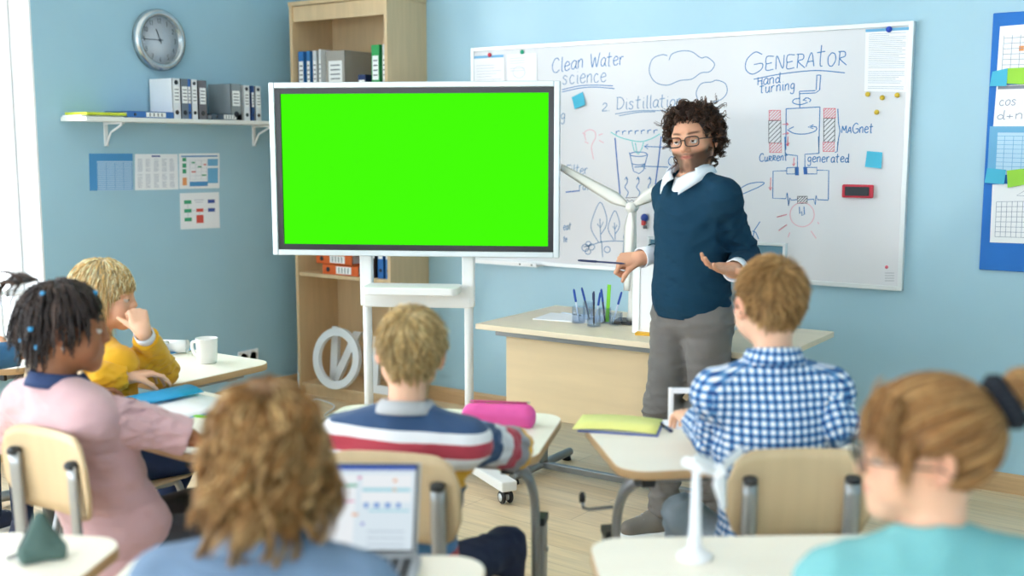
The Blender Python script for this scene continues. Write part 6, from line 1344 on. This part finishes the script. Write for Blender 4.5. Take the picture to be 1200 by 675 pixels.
collar(p.root, (p.N[0], p.N[1]+.008), .060, p.N[2]+.014, .028, mat('knit_navy', '2c3f68', .85, bump=.2), .03, 18, .01, depth=1.0)
pt, d = hair_roots(1000, lambda q: in_hair(q, -.04, .05) & (q[:, 1] < .055)); kz = rng.random(len(pt)) < .62; pt = pt[kz]; tn, n = tang(pt, HC+np.array([0, -.02, .10]), .1)
P = grow(pt, tn+n*.3+np.array([0, -.5, 0])*(pt[:, 1:2] > .0), rng.uniform(.05, .11, len(pt)), 14, HC, HR+.007, .20, .86, .07, True, 31)
top_ = HC+np.array([[-.01+.012*k, -.055-.006*k, .092] for k in range(9)]); dirs = np.array([[rng.normal()*.3-.5, -.9+rng.normal()*.2, .75] for _ in range(9)])
P2 = grow(top_, dirs/np.linalg.norm(dirs, axis=1, keepdims=True), rng.uniform(.12, .17, 9), 18, HC, HR+.02, .17, .93, .05, True, 33)
hair_build(p.root, p.M, [curl(P, .002, 6, 3), curl(P2, .0015, 8, 3)], [.0048, .0048], L3('2a2120'), cap=cap_mesh(.006), n=6, seed=12, var=.2, light=L3('4a3a34'), lightw=.2)
for k in range(9):
    i = int(rng.integers(len(P))); bd = MB().lathe([(0, -.006), (.0055, -.005), (.0068, 0), (.0055, .005), (0, .006)], (0, 0, 0), 10); bd.v = [tuple(x) for x in tf(p.M, np.array(bd.v)+P[i, 9]+(P[i, 9]-HC)/np.linalg.norm(P[i, 9]-HC)*.005)]; bd.build('hair_bead', mat('bead_blue', '3aa0dc', .3), p.root)
er_ = MB().lathe([(0, -.004), (.004, 0), (0, .004)], (0, 0, 0), 10); er_.v = [tuple(x) for x in tf(p.M, np.array(er_.v)+np.array([.087, -.006, -.036]))]; er_.build('earring', mat('earring', 'e8e8ee', .2, .6), p.root)

# child in yellow ------------------------------------------------------------
m_yel = mat('knit_yellow', 'e2a91e', .9, sheen=.2, bump=.4, bscale=300, noise=.04)
hw = atD(123, 347, 3.80); EW = atZ(190, 437, .79); hpz = atD(167, 388, 3.64)
p = child((-3.12, 2.20), -6, 'blond child in a mustard yellow sweater resting chin on hand', hw, -50, -4, 6, .90, .96, skin('fair', brow=L3('b08e5c')), .50, hpz, atD(150, 441, 3.62), ER=atZ(190, 434, .79), EL=atD(120, 445, 3.60), top=m_yel, shw=.145, trs='27395e', inf=.012, poleR=(.9, .5, -1.2), poleL=(.2, -.2, -1), hands=((np.array([-.45, .05, .8]), (-.8, .3, -.4), FIST), None), knees=[(.22, .42, .50), (-.05, .38, .49)], shoe='31405e', ankdy=-.15)
sleeves(p, m_yel, (.054, .046, .036), .84, seed=25, amp=.005)
d_ = (p.W[0]-p.E[0])/np.linalg.norm(p.W[0]-p.E[0]); cyl_band(p, p.W[0]-d_*.05, p.W[0]-d_*.012, .032, m_sh if 'm_sh' in globals() else mat('shirt_white', 'e9eef6', .8), 'cuff')
pt, d = hair_roots(4600, lambda q: in_hair(q, -.06, .055)); tn, n = tang(pt, HC+np.array([.0, .0, .10]), .05)
P = grow(pt, tn*1.0+n*.25, rng.uniform(.07, .15, len(pt))*np.where(pt[:, 1] > .02, .45, 1), 16, HC, HR+np.array([.008, .008, .010]), .30, .86, .04, True, 41); P = curl(P, .003, 1.2, 8)
fm_ = (P[..., 1] > .07) & (P[..., 2] < .02); P[..., 2] = np.where(fm_, .02+(P[..., 2]-.02)*.2, P[..., 2])
hair_build(p.root, p.M, [P], [.0018], L3('d4b277'), cap=cap_mesh(.010), seed=14, light=L3('f3e3bd'), lightw=.45)

# girl in mint with a bun -----------------------------------------------------
m_mint = mat('jersey_mint', '78b9be', .85, bump=.15, bscale=300, noise=.04)
hw = atD(1082, 531, 1.80); p = child((-.33, 1.66), 38, 'girl with glasses and a high bun in a mint green T-shirt, nearest at right', hw, 116, -2, -3, .90, .96, skin('fair', brow=L3('8a6644')), .50, atZ(1090, 700, .78), atZ(985, 720, .78), top=m_mint, tops='shirt', shw=.152, trs='55606e', inf=.014, short=.75, neck_len=.138)
sleeves(p, m_mint, (.056, .050, .034), 1, short=.72, seed=30)
glasses(p.root, p.M)
bun = np.array([.012, -.128, .088])
pt, d = hair_roots(5200, lambda q: in_hair(q, -.055, .062)); dirs = bun-pt; dirs /= np.linalg.norm(dirs, axis=1, keepdims=True); nn = (pt-HC)/HR**2; nn /= np.linalg.norm(nn, axis=1, keepdims=True); tdir = dirs-nn*(dirs*nn).sum(1, keepdims=True); tdir /= np.linalg.norm(tdir, axis=1, keepdims=True)+1e-6
tt = np.linspace(0, 1, 14)[None, :, None]; tgt = bun+np.array([0, .022, -.016])
base_ = pt[:, None]*(1-tt)+tgt*tt; qn = (base_-HC)/(HR+.006); kk = np.linalg.norm(qn, axis=-1, keepdims=True); lay = 1.02+.05*np.sin(np.pi*tt)+.03*rng.random((len(pt), 1, 1)); P = np.where((kk < lay) , HC+qn/kk*lay*(HR+.006), base_); P = curl(P, .002, .8, 12)
# bangs and a loose lock in front of the ear
bp0 = HC+np.stack([np.linspace(-.06, .06, 240), np.full(240, .062), np.full(240, .066)], 1)+rng.normal(size=(240, 3))*.006; PB = grow(bp0, np.tile([0, .8, .1], (240, 1))+np.stack([np.linspace(-.9, .9, 240), np.zeros(240), np.zeros(240)], 1), rng.uniform(.06, .115, 240), 12, HC, HR+.013, .42, .82, .05, True, 50)
sd = np.array([[x*.072, .03+.004*rng.normal(), .045+.01*rng.normal()] for x in (-1, 1) for _ in range(70)]); PS = grow(sd, np.tile([0, .5, -.6], (140, 1)), rng.uniform(.04, .085, 140), 12, HC, HR+.012, .3, .88, .05, True, 51)
bd_ = fib(260); bs = []
for k in range(260):
    a = rng.uniform(0, 6.28); ax1 = bd_[k]; ax2 = np.cross(ax1, rng.normal(size=3)); ax2 /= np.linalg.norm(ax2); th_ = np.linspace(0, 3.6, 14)[:, None]; bs.append(bun+np.array([0, -.03, .018])+(np.cos(th_)*ax1+np.sin(th_)*ax2)*rng.uniform(.022, .036))
hair_build(p.root, p.M, [P, PB, PS, np.array(bs)], [.0019, .0015, .0014, .0024], L3('94693e'), cap=cap_mesh(.010), seed=16, light=L3('c29a66'), lightw=.3)
sc2 = MB(); 
for k in range(26):
    a0 = 2*math.pi*k/26; pts = []
    for j in range(7):
        b_ = R(60*j); rr_ = .034+.012*math.cos(b_); pts.append((rr_*math.cos(a0+.1*math.sin(b_*2)), rr_*math.sin(a0+.1*math.sin(b_*2)), .013*math.sin(b_)))
    sc2.tube(pts[:6], .006, 6, closed=True)
ax = Vector((0, -.85, .5)).normalized().to_track_quat('Z', 'Y').to_matrix(); sc2.v = [tuple(x) for x in tf(p.M, np.array([tuple(ax @ Vector(v)) for v in sc2.v])+bun+np.array([0, .0, -.004]))]; sc2.build('scrunchie', mat('scrunchie_black', '1d222c', .9), p.root)

# child in blue at the far left -------------------------------------------------
m_blu = mat('knit_blue', '2f5f88', .9, bump=.3, bscale=300)
p = child((-3.97, 1.93), 0, 'child in a blue sweater at the far left edge by the window', (-3.96, 1.97, 1.07), -10, -2, 0, .88, .94, skin('fair', brow=L3('5a4030')), .50, atD(22, 414, 4.06), (-4.1, 2.3, .79), top=m_blu, shw=.148, trs='20304e', inf=.012, poleR=(1, -.2, -.2))
sleeves(p, m_blu, (.054, .048, .040), 1.0, seed=35, amp=.005)
pt, d = hair_roots(3000, lambda q: in_hair(q, -.048, .05)); tn, n = tang(pt, HC+np.array([0, -.05, .085]), .4)
P = grow(pt, tn+n*.35, rng.uniform(.03, .05, len(pt)), 6, HC, HR+.007, .12, .9, .10, True, 61); hair_build(p.root, p.M, [P], [.0015], L3('5a4030'), cap=cap_mesh(.007), seed=17)
